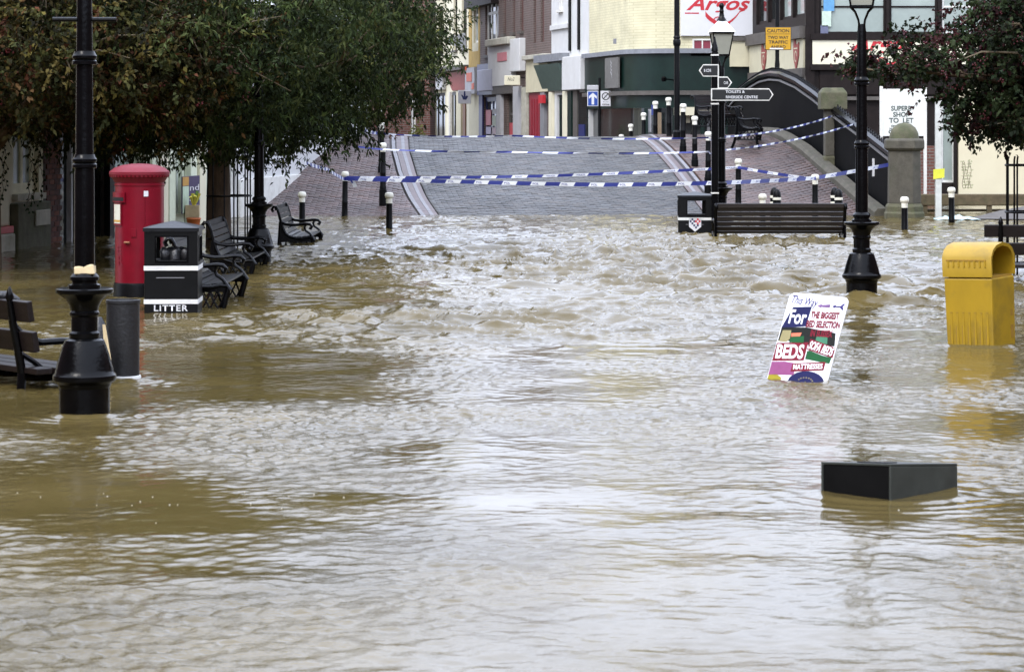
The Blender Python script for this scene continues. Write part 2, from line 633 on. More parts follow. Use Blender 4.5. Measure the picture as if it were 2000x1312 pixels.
def kerb_line(fn, side, label):
    k = bpy.data.objects.new('kerb', None)
    COL.objects.link(k)
    struct(k, label)
    y = 47.0
    while y < 63.5:
        L = 0.62
        for (u0, u1, zo, h, nm, mm) in ((-0.08, -0.005, 0.055, 0.3, 'kerb_stone', KERBST), (0.02, 0.28, 0.008, 0.2, 'channel_block', mat('channel_block', (0.10, 0.072, 0.07), 0.5, 0.2, 6, 0.2, 30))):
            a0, a1, b0, b1 = (fn(y) + side * u0, fn(y) + side * u1, fn(y + L) + side * u0, fn(y + L) + side * u1)
            ya, yb = y + 0.006, y + L - 0.006
            za, zb = road_z(y) + zo + random.uniform(-.003, .003), road_z(y + L) + zo + random.uniform(-.003, .003)
            if side < 0:
                a0, a1, b0, b1 = a1, a0, b1, b0
            b_ = MB()
            b_.add([(a0, ya, za - h), (a1, ya, za - h), (b1, yb, zb - h), (b0, yb, zb - h), (a0, ya, za), (a1, ya, za), (b1, yb, zb), (b0, yb, zb)],
                   [(3, 2, 1, 0), (4, 5, 6, 7), (0, 1, 5, 4), (1, 2, 6, 5), (2, 3, 7, 6), (3, 0, 4, 7)], mm)
            b_.build(nm, k)
            if nm == 'channel_block':      # pale granite strip along the gutter
                b2 = MB()
                c0, c1, d0, d1 = fn(y) + side * 0.285, fn(y) + side * 0.335, fn(y + L) + side * 0.285, fn(y + L) + side * 0.335
                c0, c1, d0, d1 = fn(y) + side * 0.13, fn(y) + side * 0.20, fn(y + L) + side * 0.13, fn(y + L) + side * 0.20
                if side < 0:
                    c0, c1, d0, d1 = c1, c0, d1, d0
                b2.add([(c0, ya, za - .1), (c1, ya, za - .1), (d1, yb, zb - .1), (d0, yb, zb - .1), (c0, ya, za + .006), (c1, ya, za + .006), (d1, yb, zb + .006), (d0, yb, zb + .006)],
                       [(3, 2, 1, 0), (4, 5, 6, 7), (0, 1, 5, 4), (1, 2, 6, 5), (2, 3, 7, 6), (3, 0, 4, 7)], KERBST)
                b2.build('gutter_block', k)
        y += L


kerb_line(kerb_l, 1, 'pale granite kerb and gutter curving up the tree side of the road')
kerb_line(kerb_r, -1, 'pale granite kerb and gutter curving up the parapet side of the road')


# --- flood water: one wave-shaped sheet
def spacing(stops):
    """stops: (position, step at that position) -> ascending coordinates"""
    p = [stops[0][0]]
    xs_ = [s[0] for s in stops]
    st = [s[1] for s in stops]
    while p[-1] < stops[-1][0]:
        p.append(p[-1] + float(np.interp(p[-1], xs_, st)))
    return np.array(p)


gx = spacing([(-30, 2.0), (-13, 0.5), (-9, 0.10), (-6, 0.05), (-3.2, 0.026), (-2.5, 0.02), (2.5, 0.02), (3.2, 0.026), (6, 0.05), (9, 0.10), (13, 0.5), (30, 2.0)])
gy = spacing([(-14, 1.0), (3, 0.3), (6.5, 0.05), (8, 0.017), (13, 0.02), (18, 0.03), (28, 0.05), (40, 0.075), (50, 0.10), (54, 0.6)])
X, Yg = np.meshgrid(gx, gy)
X = X.astype(np.float32)
Yg = Yg.astype(np.float32)


def lowfreq(seed, lam, n=14):
    r = np.random.default_rng(seed)
    h = np.zeros_like(X)
    for _ in range(n):
        k = 2 * PI / (lam * r.uniform(0.7, 1.6))
        a = r.uniform(0, 2 * PI)
        h += np.sin(X * k * math.cos(a) + Yg * k * math.sin(a) + r.uniform(0, 6.3)).astype(np.float32)
    return h / math.sqrt(n / 2)


def blob(cx, cy, sx, sy):
    return np.exp(-((X - cx) / sx) ** 2 - ((Yg - cy) / sy) ** 2)


def waves(seed, l0, l1, n, slope, dirc, spread, warp, expo=0.0):
    """sum of n travelling waves with lengths l0..l1 and given rms slope"""
    r = np.random.default_rng(seed)
    h = np.zeros_like(X)
    for i in range(n):
        lam = l0 * (l1 / l0) ** ((i + r.random()) / n)
        k = 2 * PI / lam
        a = dirc + r.normal(0, spread)
        ph = (X * math.cos(a) + Yg * math.sin(a)) * k + r.uniform(0, 6.3) + warp * (k * 0.02 + 0.6)
        s = np.sin(ph)
        h += s * (slope / k * math.sqrt(2.0 / n))
    return h


warp = lowfreq(1, 1.7) * 0.9 + lowfreq(2, 0.6) * 0.5
patch = np.clip(0.85 + 0.48 * lowfreq(5, 1.9) + 0.3 * lowfreq(6, 6.0), 0.28, 1.7)      # gusts
far_ = np.clip((Yg - 33) / 8, 0, 1)
turb = np.clip(0.95 * blob(1.2, 33.5, 4.0, 6.0) + 0.7 * blob(3.3, 27.5, 2.6, 3.2) + 0.7 * blob(-.3, 22.5, 2.6, 2.0) + 0.45 * blob(4, 39, 2.5, 3.0), 0, 1.2)
smooth_ = 1 - 0.86 * np.clip(1.15 * blob(-1.45, 11.5, 1.45, 0.72) + blob(-.6, 11.85, 0.9, 0.28) + 0.85 * blob(-2.6, 12.3, 1.1, 1.3), 0, 1)
smooth_ = np.clip(smooth_ + 0.16 * lowfreq(51, 0.9) * (1 - smooth_), 0.10, 1)
calm_far = np.interp(Yg, [6, 14, 30, 44, 52], [1.0, 1.0, 1.1, 1.1, 0.9]).astype(np.float32)
h = np.zeros_like(X)
h += waves(21, 0.055, 0.15, 64, 0.15, PI / 2, 1.1, warp) * patch * smooth_ * np.interp(Yg, [8, 11, 16], [.6, .75, 1.0]).astype(np.float32)
h += waves(22, 0.15, 0.40, 44, 0.05, PI / 2 - 0.25, 0.9, warp) * patch * smooth_ * calm_far
h += waves(23, 0.5, 1.6, 30, 0.012, PI / 2 + 0.3, 0.6, warp) * (0.25 + 0.75 * smooth_) * calm_far
# standing waves where the current pours round the bins: sharp crests, broad troughs
t1 = waves(24, 0.6, 1.7, 26, 0.14, PI / 2 + 0.35, 0.45, warp)
t2 = waves(25, 0.16, 0.5, 30, 0.135, PI / 2 + 0.1, 0.7, warp)
ridge = (1 - np.abs(np.clip(lowfreq(31, 0.8, 18) * 0.55, -1, 1))) ** 3
h += waves(26, 0.22, 0.6, 30, 0.11, PI / 2, 0.6, warp) * far_
h += (t1 + 0.08 * (ridge - 0.35) + t2 * 0.8) * turb
# small breaking line that runs out from the round bin, and the wash round the lamp base
yl = 20.9 + 0.25 * np.sin(X * 2.1) + 0.1 * X
h += 0.018 * np.exp(-((Yg - yl) / 0.25) ** 2) * np.exp(-((X + 1.3) / 1.9) ** 2) * np.clip(0.5 + 0.55 * lowfreq(33, 0.3), 0, 1.6)
h += 0.3 * t2 * np.exp(-((Yg - yl - .25) / 0.55) ** 2) * np.exp(-((X + 1.2) / 2.0) ** 2)
h += 0.07 * blob(3.75, 25.0, 0.75, 0.16) * (0.8 + 0.3 * lowfreq(34, 0.4)) + 0.05 * blob(4.0, 37.9, 1.1, 0.25)
h += 0.05 * blob(2.9, 39.6, 0.6, 0.2)
# water piling up against the things that stand in it, with a short ruffled trail to the near side
for ox_, oy_, rr_, am_ in ((wx(165, 15.4), 15.4, .155, .018), (wx(1683, 25.2), 25.2, .16, .03), (wx(506, 32), 32, .16, .03), (wx(272.5, 25.6), 25.6, .26, .025), (wx(339, 23.75), 23.75, .28, .004),
                           (wx(236, 17.4), 17.45, .12, .018), (wx(1913, 20.2), 20.2, .26, .02), (wx(1556, 17.35), 17.35, .22, .016), (wx(760, 41.7), 41.7, .06, .03), (wx(1767, 41.3), 41.3, .06, .03), (wx(1740, 12.1), 12.15, .33, .008)):
    d_ = np.sqrt((X - ox_) ** 2 + (Yg - oy_) ** 2)
    h += am_ * np.exp(-((d_ - rr_) / .05) ** 2) * np.clip(.6 - (Yg - oy_) / (3 * rr_), 0, 1.3)
    h += am_ * .35 * np.sin((d_ - rr_) * 2 * PI / .13) * np.exp(-((d_ - rr_ - .15) / .22) ** 2) * np.clip(.4 - (Yg - oy_) / (4 * rr_), 0, 1)
fade = np.clip((Yg - 4.0) / 3.0, 0.15, 1) * np.clip((14 - np.abs(X)) / 4, 0, 1)
h *= fade
Z = h
ny, nx = X.shape
vid = np.arange(ny * nx).reshape(ny, nx)
faces = np.stack([vid[:-1, :-1], vid[:-1, 1:], vid[1:, 1:], vid[1:, :-1]], -1).reshape(-1, 4)
wm = bpy.data.materials.new('muddy_water')
wm.use_nodes = True
n_, l_ = wm.node_tree.nodes, wm.node_tree.links
p_ = n_['Principled BSDF']
p_.inputs['Roughness'].default_value = 0.045
p_.inputs['IOR'].default_value = 1.33
tc_ = n_.new('ShaderNodeTexCoord')
nz_ = n_.new('ShaderNodeTexNoise')
nz_.inputs['Scale'].default_value = 0.8
nz_.inputs['Detail'].default_value = 5
l_.new(tc_.outputs['Object'], nz_.inputs['Vector'])
rp_ = n_.new('ShaderNodeValToRGB')
rp_.color_ramp.elements[0].position = 0.3
rp_.color_ramp.elements[1].position = 0.75
rp_.color_ramp.elements[0].color = (0.070, 0.052, 0.0165, 1)
rp_.color_ramp.elements[1].color = (0.118, 0.088, 0.032, 1)
l_.new(nz_.outputs[0], rp_.inputs[0])
# silt-laden froth where the surface breaks (its own pattern, stored with the water)
at_ = n_.new('ShaderNodeAttribute')
at_.attribute_name = 'tint'
mx_ = n_.new('ShaderNodeMix')
mx_.data_type = 'RGBA'
mx_.inputs[7].default_value = (0.19, 0.145, 0.06, 1)
l_.new(at_.outputs['Fac'], mx_.inputs[0])
l_.new(rp_.outputs[0], mx_.inputs[6])
l_.new(mx_.outputs[2], p_.inputs['Base Color'])
b1_ = n_.new('ShaderNodeTexNoise')
b1_.inputs['Scale'].default_value = 46
b1_.inputs['Detail'].default_value = 4
mp_ = n_.new('ShaderNodeMapping')
mp_.inputs['Scale'].default_value = (0.8, 1.3, 1)
l_.new(tc_.outputs['Object'], mp_.inputs[0])
l_.new(mp_.outputs[0], b1_.inputs['Vector'])
bb_ = n_.new('ShaderNodeBump')
ac_ = n_.new('ShaderNodeAttribute')
ac_.attribute_name = 'chop'
ml_ = n_.new('ShaderNodeMath')
ml_.operation = 'MULTIPLY'
ml_.inputs[1].default_value = 0.22
l_.new(ac_.outputs['Fac'], ml_.inputs[0])
l_.new(ml_.outputs[0], bb_.inputs['Strength'])
bb_.inputs['Distance'].default_value = 0.012
l_.new(b1_.outputs[0], bb_.inputs['Height'])
l_.new(bb_.outputs[0], p_.inputs['Normal'])
froth = np.clip((ridge - 0.7) * 1.5, 0, 0.5) * np.clip(turb, 0, 1) * np.clip(0.5 + 0.5 * lowfreq(41, 0.3), 0, 1)
froth += 0.1 * np.exp(-((Yg - yl + 0.1) / 0.14) ** 2) * np.exp(-((X + 1.6) / 1.4) ** 2) * np.clip(lowfreq(42, 0.25), 0, 1)
froth = np.clip(froth, 0, 1).ravel()
wme = np_mesh('flood_water', np.stack([X.ravel(), Yg.ravel(), Z.ravel()], -1), faces, [wm], np.stack([froth] * 3, -1), smooth=True)
ca_ = wme.attributes.new('chop', 'FLOAT', 'POINT')
ca_.data.foreach_set('value', np.clip(smooth_ * patch, .04, 1.4).astype(np.float32).ravel())
water = put('flood_water', wme)
struct(water, 'muddy brown flood water running down the street in choppy ripples')
del X, Yg, h, warp, patch, turb, t1, t2, ridge, froth

# the street goes on behind the camera and to both sides of it: unseen house fronts, added to darken reflections
for nm, x0, x1, y0, y1, hh_, lb in (('unseen_terrace_left', -19, -10.5, -45, 24, 6.5, 'unseen brick house fronts added along the near street on the tree side'),
                                    ('unseen_terrace_right', 10.5, 19, -45, 40, 5.5, 'unseen brick house fronts added along the near street on the sign side'),
                                    ('unseen_terrace_behind', -24, 24, -60, -50, 10, 'unseen brick house fronts added to close the street behind the viewer')):
    b_ = MB()
    b_.box(x0, x1, y0, y1, GROUND_Z, hh_, BRICKR)
    struct(b_.build(nm), lb)

rgf = np.random.default_rng(77)
fl = MB()
for k in range(22):
    x_, y_ = rgf.normal(-1.0, .75), rgf.normal(11.75, .35)
    fl.lathe([(.002 + .003 * rgf.random(), .0), (.003, .004), (.001, .005)], mat('foam_fleck', (.32, .30, .24), .5), 6, (x_, y_))
fo_ = fl.build('foam_flecks', None, (0, 0, -.001))
struct(fo_, 'small pale foam flecks drifting on the smooth brown water', 'stuff')

# ------------------------------------------------------------------ buildings
def wall_mesh(mb, x0, x1, z0, z1, holes, m, y=0.0, reveal=0.12, mrev=None):
    """front face in the plane y with rectangular openings and their reveals"""
    xs_ = sorted({x0, x1, *[v for h_ in holes for v in h_[:2]]})
    zs_ = sorted({z0, z1, *[v for h_ in holes for v in h_[2:4]]})
    for a, b in zip(xs_[:-1], xs_[1:]):
        for c, d in zip(zs_[:-1], zs_[1:]):
            mx_, mz_ = (a + b) / 2, (c + d) / 2
            if any(h_[0] < mx_ < h_[1] and h_[2] < mz_ < h_[3] for h_ in holes):
                continue
            mb.quad((a, y, c), (b, y, c), (b, y, d), (a, y, d), m)
    mr = mrev or m
    for a, b, c, d in [h_[:4] for h_ in holes]:
        mb.quad((a, y, c), (a, y, d), (a, y + reveal, d), (a, y + reveal, c), mr)
        mb.quad((b, y, d), (b, y, c), (b, y + reveal, c), (b, y + reveal, d), mr)
        mb.quad((a, y, d), (b, y, d), (b, y + reveal, d), (a, y + reveal, d), mr)
        mb.quad((a, y + reveal, c), (b, y + reveal, c), (b, y, c), (a, y, c), mr)


def body(root, x0, x1, z0, z1, d, m, holes=(), roof=None, name='wall', rh=1.6):
    b = MB()
    wall_mesh(b, x0, x1, z0, z1, list(holes), m)
    b.quad((x1, 0, z0), (x1, d, z0), (x1, d, z1), (x1, 0, z1), m)
    b.quad((x0, d, z0), (x0, 0, z0), (x0, 0, z1), (x0, d, z1), m)
    b.quad((x1, d, z0), (x0, d, z0), (x0, d, z1), (x1, d, z1), m)
    b.quad((x0, 0, z1), (x1, 0, z1), (x1, d, z1), (x0, d, z1), m)
    o = b.build(name, root)
    if roof:
        r = MB()
        r.add([(x0 - .05, -.25, z1 + .004), (x1 + .05, -.25, z1 + .004), (x1 + .05, d, z1 + .004), (x0 - .05, d, z1 + .004), (x0 - .05, d / 2, z1 + rh), (x1 + .05, d / 2, z1 + rh)],
              [(0, 1, 5, 4), (2, 3, 4, 5), (1, 2, 5), (3, 0, 4), (3, 2, 1, 0)], roof)
        r.build('roof', root)
    return o


def window(root, x0, x1, z0, z1, frame, pane=GLASS, y=0.1, bars_x=(), bars_z=(), fw=0.05, name='window', sill=None):
    w = MB()
    w.box(x0 + .004, x1 - .004, y - .03, y + .03, z0 + .004, z0 + fw, frame)
    w.box(x0 + .004, x1 - .004, y - .03, y + .03, z1 - fw, z1 - .004, frame)
    w.box(x0 + .004, x0 + fw, y - .028, y + .03, z0 + fw, z1 - fw, frame)
    w.box(x1 - fw, x1 - .004, y - .028, y + .03, z0 + fw, z1 - fw, frame)
    for t in bars_x:
        xc = x0 + (x1 - x0) * t
        w.box(xc - fw * .35, xc + fw * .35, y - .025, y + .02, z0 + fw, z1 - fw, frame)
    for t in bars_z:
        zc = z0 + (z1 - z0) * t
        w.box(x0 + fw, x1 - fw, y - .022, y + .02, zc - fw * .35, zc + fw * .35, frame)
    o = w.build(name, root)
    p = MB()
    p.box(x0 + fw * .5, x1 - fw * .5, y + .002, y + .014, z0 + fw * .5, z1 - fw * .5, pane)
    p.build('pane', o)
    if sill:
        s = MB()
        s.box(x0 - .06, x1 + .06, -.09, .08, z0 - .09, z0 - .003, sill)
        s.build('sill', o)
    return o


def slab(root, name, x0, x1, z0, z1, y0, y1, m, bevel=0.0, parent=None):
    b = MB()
    b.box(x0, x1, y0, y1, z0, z1, m)
    return b.build(name, parent or root, bevel=bevel)


# ---- the row of shops beyond the bridge: frontage runs away from the near corner P0
P0 = Vector((3.35, 69.2))
D0 = Vector((-0.204, 0.979)).normalized()
ROW_L = 40.0
ROW_O = P0 + D0 * ROW_L
ROW_ROT = math.atan2(-D0.y, -D0.x)


def tr(px):
    """distance along the row (0 at the far end) of the spot seen at image column px"""
    u = (px - 1000.0) / FPX
    t = (P0.x - P0.y * u) / (-D0.x + D0.y * u)
    return ROW_L - t


def zr(px, py):
    t = ROW_L - tr(px)
    return wz(py, P0.y + D0.y * t)


def row_building(name, label, cat='shop'):
    return thing(name, label, cat, (ROW_O.x, ROW_O.y, 0), ROW_ROT, group='shops along the street beyond the bridge')


# U1 black shopfront, cream above, at the far end
a, b = tr(800), tr(872)
r = row_building('shop_building', 'cream gabled shop with black front at the far end of the row')
xm = (a + b) / 2
body(r, a, b, 0, 8.2, 6, CREAM, [(tr(843), tr(870) - .05, .1, 2.9), (tr(842), tr(852), 4.3, 6.2), (tr(856), tr(866), 4.3, 6.2)], ROOF)
window(r, tr(843), tr(870) - .05, .1, 2.9, TIMBERB, bars_x=(.33, .66), fw=.12)
window(r, tr(842), tr(852), 4.3, 6.2, TIMBERB, bars_z=(.5,), fw=.1)
window(r, tr(856), tr(866), 4.3, 6.2, TIMBERB, bars_z=(.5,), fw=.1)
slab(r, 'fascia', tr(840), b - .05, 3.0, 3.5, -.16, -.003, GREYL, .02)
slab(r, 'cornice', tr(839), b - .02, 3.52, 3.75, -.3, -.003, TIMBERG, .02)
for q in (tr(812), tr(826)):
    slab(r, 'timber_stud', q, q + .18, 3.8, 8.0, -.04, -.003, TIMBERB)
# U2 cream with tall dark windows and a red sign
a, b = tr(872), tr(916)
r = row_building('shop_building', 'cream rendered shop with two tall dark windows and a sloping red sign')
body(r, a, b, 0, 8.6, 6, CREAML, [(tr(886), tr(893), 4.45, 7.2), (tr(902), tr(912), 4.45, 7.2), (tr(876), tr(893), 0.1, 2.9)], ROOF)
window(r, tr(886), tr(893), 4.45, 7.2, BLACKP, bars_z=(.5,), fw=.09, sill=TIMBERG)
window(r, tr(902), tr(912), 4.45, 7.2, BLACKP, bars_z=(.5,), fw=.09, sill=TIMBERG)
window(r, tr(876), tr(893), .1, 2.9, BLACKP, bars_x=(.5,), fw=.12)
q = MB()
x0, x1 = tr(876), tr(913)
q.add([(x0, -.12, 3.62), (x0 + 1.0, -.05, 2.95), (x1 - .1, -.05, 2.95), (x1, -.12, 3.62), (x0, -.02, 3.62), (x0 + 1.0, -.02, 2.95), (x1 - .1, -.02, 2.95), (x1, -.02, 3.62)],
      [(0, 1, 2, 3), (7, 6, 5, 4), (0, 3, 7, 4), (1, 0, 4, 5), (2, 1, 5, 6), (3, 2, 6, 7)], BRICKRED)
q.build('sign_board', r)
slab(r, 'cornice', a + .02, b - .02, 3.66, 3.85, -.32, -.003, TIMBERG, .02)
slab(r, 'pilaster', tr(896), tr(905), 0, 2.9, -.1, -.003, CREAM)
dr = slab(r, 'door', tr(906), tr(911), 0, 2.75, -.05, -.003, mat('door_brown', (0.16, 0.07, 0.03), .5))
slab(r, 'downpipe', tr(883.5), tr(885), 0.1, 2.9, -.14, -.04, WHITEP)
# U3 ochre narrow house
a, b = tr(916), tr(938)
r = row_building('shop_building', 'narrow ochre house above a grey board with orange squares')
body(r, a, b, 0, 8.0, 6, CREAM, [(tr(925), tr(934), 4.6, 6.6)], ROOF)
slab(r, 'upper_wall_panel', a + .03, tr(922), 3.75, 7.9, -.02, -.003, OCHRE)
slab(r, 'upper_wall_panel', tr(935), b - .03, 3.75, 7.9, -.02, -.003, OCHRE)
slab(r, 'upper_wall_panel', tr(922) + .01, tr(935) - .01, 3.75, 4.3, -.02, -.003, OCHRE)
window(r, tr(925), tr(934), 4.6, 6.6, WHITEP, pane=GLASSG, bars_z=(.5,), fw=.08)
sb = slab(r, 'sign_board', tr(915.5), tr(934), 2.78, 3.72, -.14, -.003, GREYL)
for (u0, u1, v0, v1) in ((919, 929, 143, 160), (916, 919, 131, 138), (929, 933.5, 163, 175)):
    slab(r, 'orange_square', tr(u0), tr(u1), zr(u0, v1), zr(u0, v0), -.155, -.142, ORANGE, parent=sb)
# U4 blue shop
a, b = tr(938), tr(975)
r = row_building('shop_building', 'dark blue shopfront with window posters below brown brick')
body(r, a, b, 0, 8.4, 6, BRICKF, [(tr(945), tr(972), .15, 2.65), (tr(948), tr(973), 4.1, 7.0)], ROOF)
window(r, tr(945), tr(972), .15, 2.65, BLUED, bars_x=(.5,), fw=.16)
window(r, tr(948), tr(973), 4.1, 7.0, WHITEP, bars_x=(.33, .66), bars_z=(.5,), fw=.14, sill=TIMBERG)
slab(r, 'pilaster', a + .02, tr(945), 0, 2.72, -.06, -.003, BLUED)
slab(r, 'pilaster', tr(972), b - .02, 0, 2.72, -.06, -.003, BLUED)
slab(r, 'fascia', a + .02, b - .02, 2.72, 3.8, -.12, -.003, BLUED)
slab(r, 'sign_board', tr(941), tr(970), 2.85, 3.6, -.17, -.123, mat('lilac_grey', (0.30, 0.29, 0.36), .5), .02)
for (u0, u1, v0, v1, mm) in ((946.5, 956, 215, 245, PINK), (959, 970, 213, 223, GREYL), (959, 970, 226, 246, mat('poster_green', (.35, .40, .28), .5)), (959, 970, 249, 262, mat('poster_pink', (.50, .36, .40), .5)), (947, 956, 248, 262, mat('poster_lilac', (.46, .40, .52), .5))):
    slab(r, 'window_poster', tr(u0), tr(u1), zr(u0, v1), zr(u0, v0), .04, .062, mm)
slab(r, 'eave_box', tr(921), b - .05, zr(950, 12), zr(950, 12) + .35, -.28, -.003, TIMBERB)
# U5 white boxed front under brown brick
a, b = tr(975), tr(1034)
r = row_building('shop_building', 'brown brick building with white boxed fascia carrying a pink square')
hh = [(tr(983), tr(988), 4.75, 7.3), (tr(1001), tr(1006), 4.75, 7.3), (tr(1016), tr(1022), 4.75, 7.3), (tr(990), tr(1007), .2, 2.75)]
body(r, a, b, 0, 8.8, 6, BRICKF, hh, ROOF)
for q in hh[:3]:
    window(r, *q, mat('window_red_brown', (.09, .025, .02), .5), bars_z=(.5,), fw=.12, sill=TIMBERG)
w5 = window(r, *hh[3], TIMBERG, bars_z=(.72,), fw=.12)
slab(r, 'red_display', tr(992), tr(1004), .9, 1.75, .05, .085, REDSIGN, parent=w5)
f5 = slab(r, 'fascia', tr(962), tr(1008), 3.0, 4.35, -.16, -.003, WHITEW)
slab(r, 'pink_square', tr(981), tr(999), zr(990, 120), zr(990, 103), -.18, -.162, PINK, parent=f5)
slab(r, 'fascia_end', tr(1008) + .003, tr(1027), zr(1018, 140), zr(1018, 76), -.22, -.003, WHITEW, .02)
slab(r, 'cornice', tr(963), tr(1008) - .01, 4.353, 4.6, -.3, -.003, STONEPALE, .03)
slab(r, 'soffit', tr(968), tr(1008), 2.72, 2.997, -.14, -.003, TIMBERG)
slab(r, 'pilaster', tr(976), tr(984), 0, 2.7, -.12, -.003, GREYL)
slab(r, 'pilaster', tr(1008.5), tr(1020), 0, 2.95, -.12, -.003, GREYL)
slab(r, 'pilaster', tr(1024), tr(1033), 0, 2.9, -.10, -.003, STONEPALE)
slab(r, 'stall_riser', tr(985), tr(1008), 0, .2, -.05, -.003, TIMBERG)
# U6a cream front with red door, brown brick over
a, b = tr(1034), tr(1077)
r = row_building('shop_building', 'cream fronted shop with closed red door under brown brick')
hh = [(tr(1042), tr(1047), 4.3, 7.0), (tr(1056), tr(1062), 4.3, 7.0)]
body(r, a, b, 0, 8.6, 6, BRICKF, hh, ROOF)
for q in hh:
    window(r, *q, mat('window_red_brown', (.09, .025, .02), .5), bars_z=(.5,), fw=.12)
slab(r, 'fascia', a + .02, b - .02, 2.72, 3.75, -.12, -.003, CREAM)
slab(r, 'cornice', a, b - .02, 3.753, 3.9, -.26, -.003, STONEPALE, .02)
dr = slab(r, 'door', tr(1037), tr(1060), .02, 2.7, -.05, -.003, REDDOOR)
for q in (1041, 1046, 1051, 1056):
    slab(r, 'door_panel', tr(q) - .08, tr(q) + .12, .15, 2.5, -.075, -.051, REDDOOR, parent=dr)
slab(r, 'grey_pilaster', tr(1060.5), tr(1069), 0, 2.7, -.1, -.003, GREYW)
slab(r, 'red_sign_box', tr(1063.5), tr(1072), zr(1068, 202), zr(1068, 186), -.2, -.103, REDSIGN)
# U6b green lettered sign, white boards above
a, b = tr(1077), tr(1150)
r = row_building('shop_building', 'white boarded house over a grey-green sloping shop sign')
hh = [(tr(1088), tr(1104), .1, 2.6), (tr(1092), tr(1099), 5.2, 7.0)]
body(r, a, b, 0, 8.2, 6, WHITEW, hh, ROOF)
window(r, *hh[0], GREEND, bars_x=(.4,), fw=.1)
window(r, *hh[1], WHITEP, bars_z=(.5,), fw=.1, sill=WHITEP)
slab(r, 'string_course', a + .1, tr(1112), 4.6, 4.75, -.08, -.003, WHITEW, .01)
slab(r, 'parapet_lead', tr(1060), tr(1112), 3.62, 3.85, -.3, -.003, LEAD)
q = MB()
x0, x1 = tr(1060), tr(1109)
q.add([(x0, -.3, 3.55), (x0 + .5, -.1, 2.72), (x1, -.1, 2.72), (x1, -.3, 3.55), (x0, -.02, 3.55), (x0 + .5, -.02, 2.72), (x1, -.02, 2.72), (x1, -.02, 3.55)],
      [(0, 1, 2, 3), (7, 6, 5, 4), (0, 3, 7, 4), (1, 0, 4, 5), (2, 1, 5, 6), (3, 2, 6, 7)], GREENG)
q.build('sign_board', r)
slab(r, 'white_box_pier', tr(1111), tr(1147), 2.72, 3.72, -.22, -.003, WHITEW, .02)
slab(r, 'pilaster', tr(1077.5), tr(1083), 0, 2.7, -.1, -.003, CREAML)
slab(r, 'pilaster', tr(1104.5), tr(1115), 0, 2.7, -.1, -.003, CREAML)
slab(r, 'green_pilaster', tr(1115.5), tr(1123), 0, 2.7, -.12, -.003, GREEND)
slab(r, 'pilaster', tr(1124), tr(1132), 0, 2.7, -.08, -.003, TIMBERG)
slab(r, 'dark_shop_window', tr(1132.5), b - .05, .1, 2.65, -.05, -.003, GLASS)
slab(r, 'blue_panel', tr(1135), tr(1146), 0.1, 1.7, -.08, -.053, BLUED)
for q in (1113.5, 1131):
    slab(r, 'corner_board', tr(q), tr(q) + .16, 3.9, 8.1, -.06, -.003, BLACKP)

# U7 cream painted brick corner building with green shopfront; round corner
CX, CY, CR = 4.66, 70.6, 1.55      # centre and radius of the rounded corner
r = thing('corner_building', 'cream painted brick corner building over a dark green shopfront', 'building', (0, 0, 0))


def corner_path(off, n=9, xend=8.6):
    """plan of the frontage: along the row, round the corner, then across facing the bridge"""
    pts = []
    nrm = Vector((-D0.y, D0.x))          # outward from the row
    start = Vector((CX, CY)) + nrm * (CR + off) + D0 * 4.45
    pts.append(start)
    a0 = math.atan2(nrm.y, nrm.x)
    if a0 < 0:
        a0 += 2 * PI
    for i in range(n + 1):
        aa = a0 + (1.5 * PI - a0) * i / n
        pts.append(Vector((CX + (CR + off) * math.cos(aa), CY + (CR + off) * math.sin(aa))))
    pts.append(Vector((xend, CY - CR - off)))
    return pts


def corner_band(root, name, off0, off1, z0, z1, m, xend=8.6, n=9, parent=None):
    po, pi = corner_path(off1, n, xend), corner_path(off0, n, xend)
    q_ = MB()
    k = len(po)
    v = [(p.x, p.y, z0) for p in po] + [(p.x, p.y, z1) for p in po] + [(p.x, p.y, z0) for p in pi] + [(p.x, p.y, z1) for p in pi]
    f = []
    for i in range(k - 1):
        f += [(i, i + 1, k + i + 1, k + i), (k + i, k + i + 1, 3 * k + i + 1, 3 * k + i), (2 * k + i, 2 * k + i + 1, i + 1, i), (2 * k + i + 1, 2 * k + i, 3 * k + i, 3 * k + i + 1)]
    f += [(0, k, 3 * k, 2 * k), (k - 1, 3 * k - 1, 4 * k - 1, 2 * k - 1)]
    q_.add(v, f, m)
    return q_.build(name, parent or root, smooth=30)


YF0 = CY - CR
corner_band(r, 'upper_wall', -.6, 0, 3.75, 7.4, BRICKC, n=12)
corner_band(r, 'lead_flashing', -.2, .22, 3.62, 3.745, LEAD)
fas = corner_band(r, 'fascia', -.3, .12, 2.62, 3.615, GREEND)
corner_band(r, 'fascia_moulding', -.2, .2, 2.50, 2.615, TIMBERG)
corner_band(r, 'lintel', -.2, .05, 2.15, 2.495, GREEND)
corner_band(r, 'shop_window', -.55, -.12, .1, 2.147, GLASS)
for px in (1262, 1318, 1372, 1420):
    x_ = wx(px, CY - CR)
    slab(r, 'window_post', x_ - .05, x_ + .05, .1, 2.14, CY - CR - .02, CY - CR + .1, GREEND)
for px, py0, py1, mm in ((1268, 214, 258, GREYL), (1276, 205, 225, mat('display_blue', (.03, .05, .22), .5)), (1288, 220, 262, mat('display_tan', (.22, .16, .10), .6)), (1331, 210, 262, GREYW), (1344, 216, 240, mat('display_cream', (.45, .40, .28), .6)), (1385, 205, 262, GREYW)):
    slab(r, 'window_display', wx(px, YF0) - .05, wx(px, YF0) + .06, max(.12, wz(py1, YF0)), wz(py0, YF0), YF0 + .105, YF0 + .118, mm)
slab(r, 'pale_board', wx(1316, 69), wx(1400, 69), 1.95, 2.17, CY - CR - .14, CY - CR - .055, CREAML)
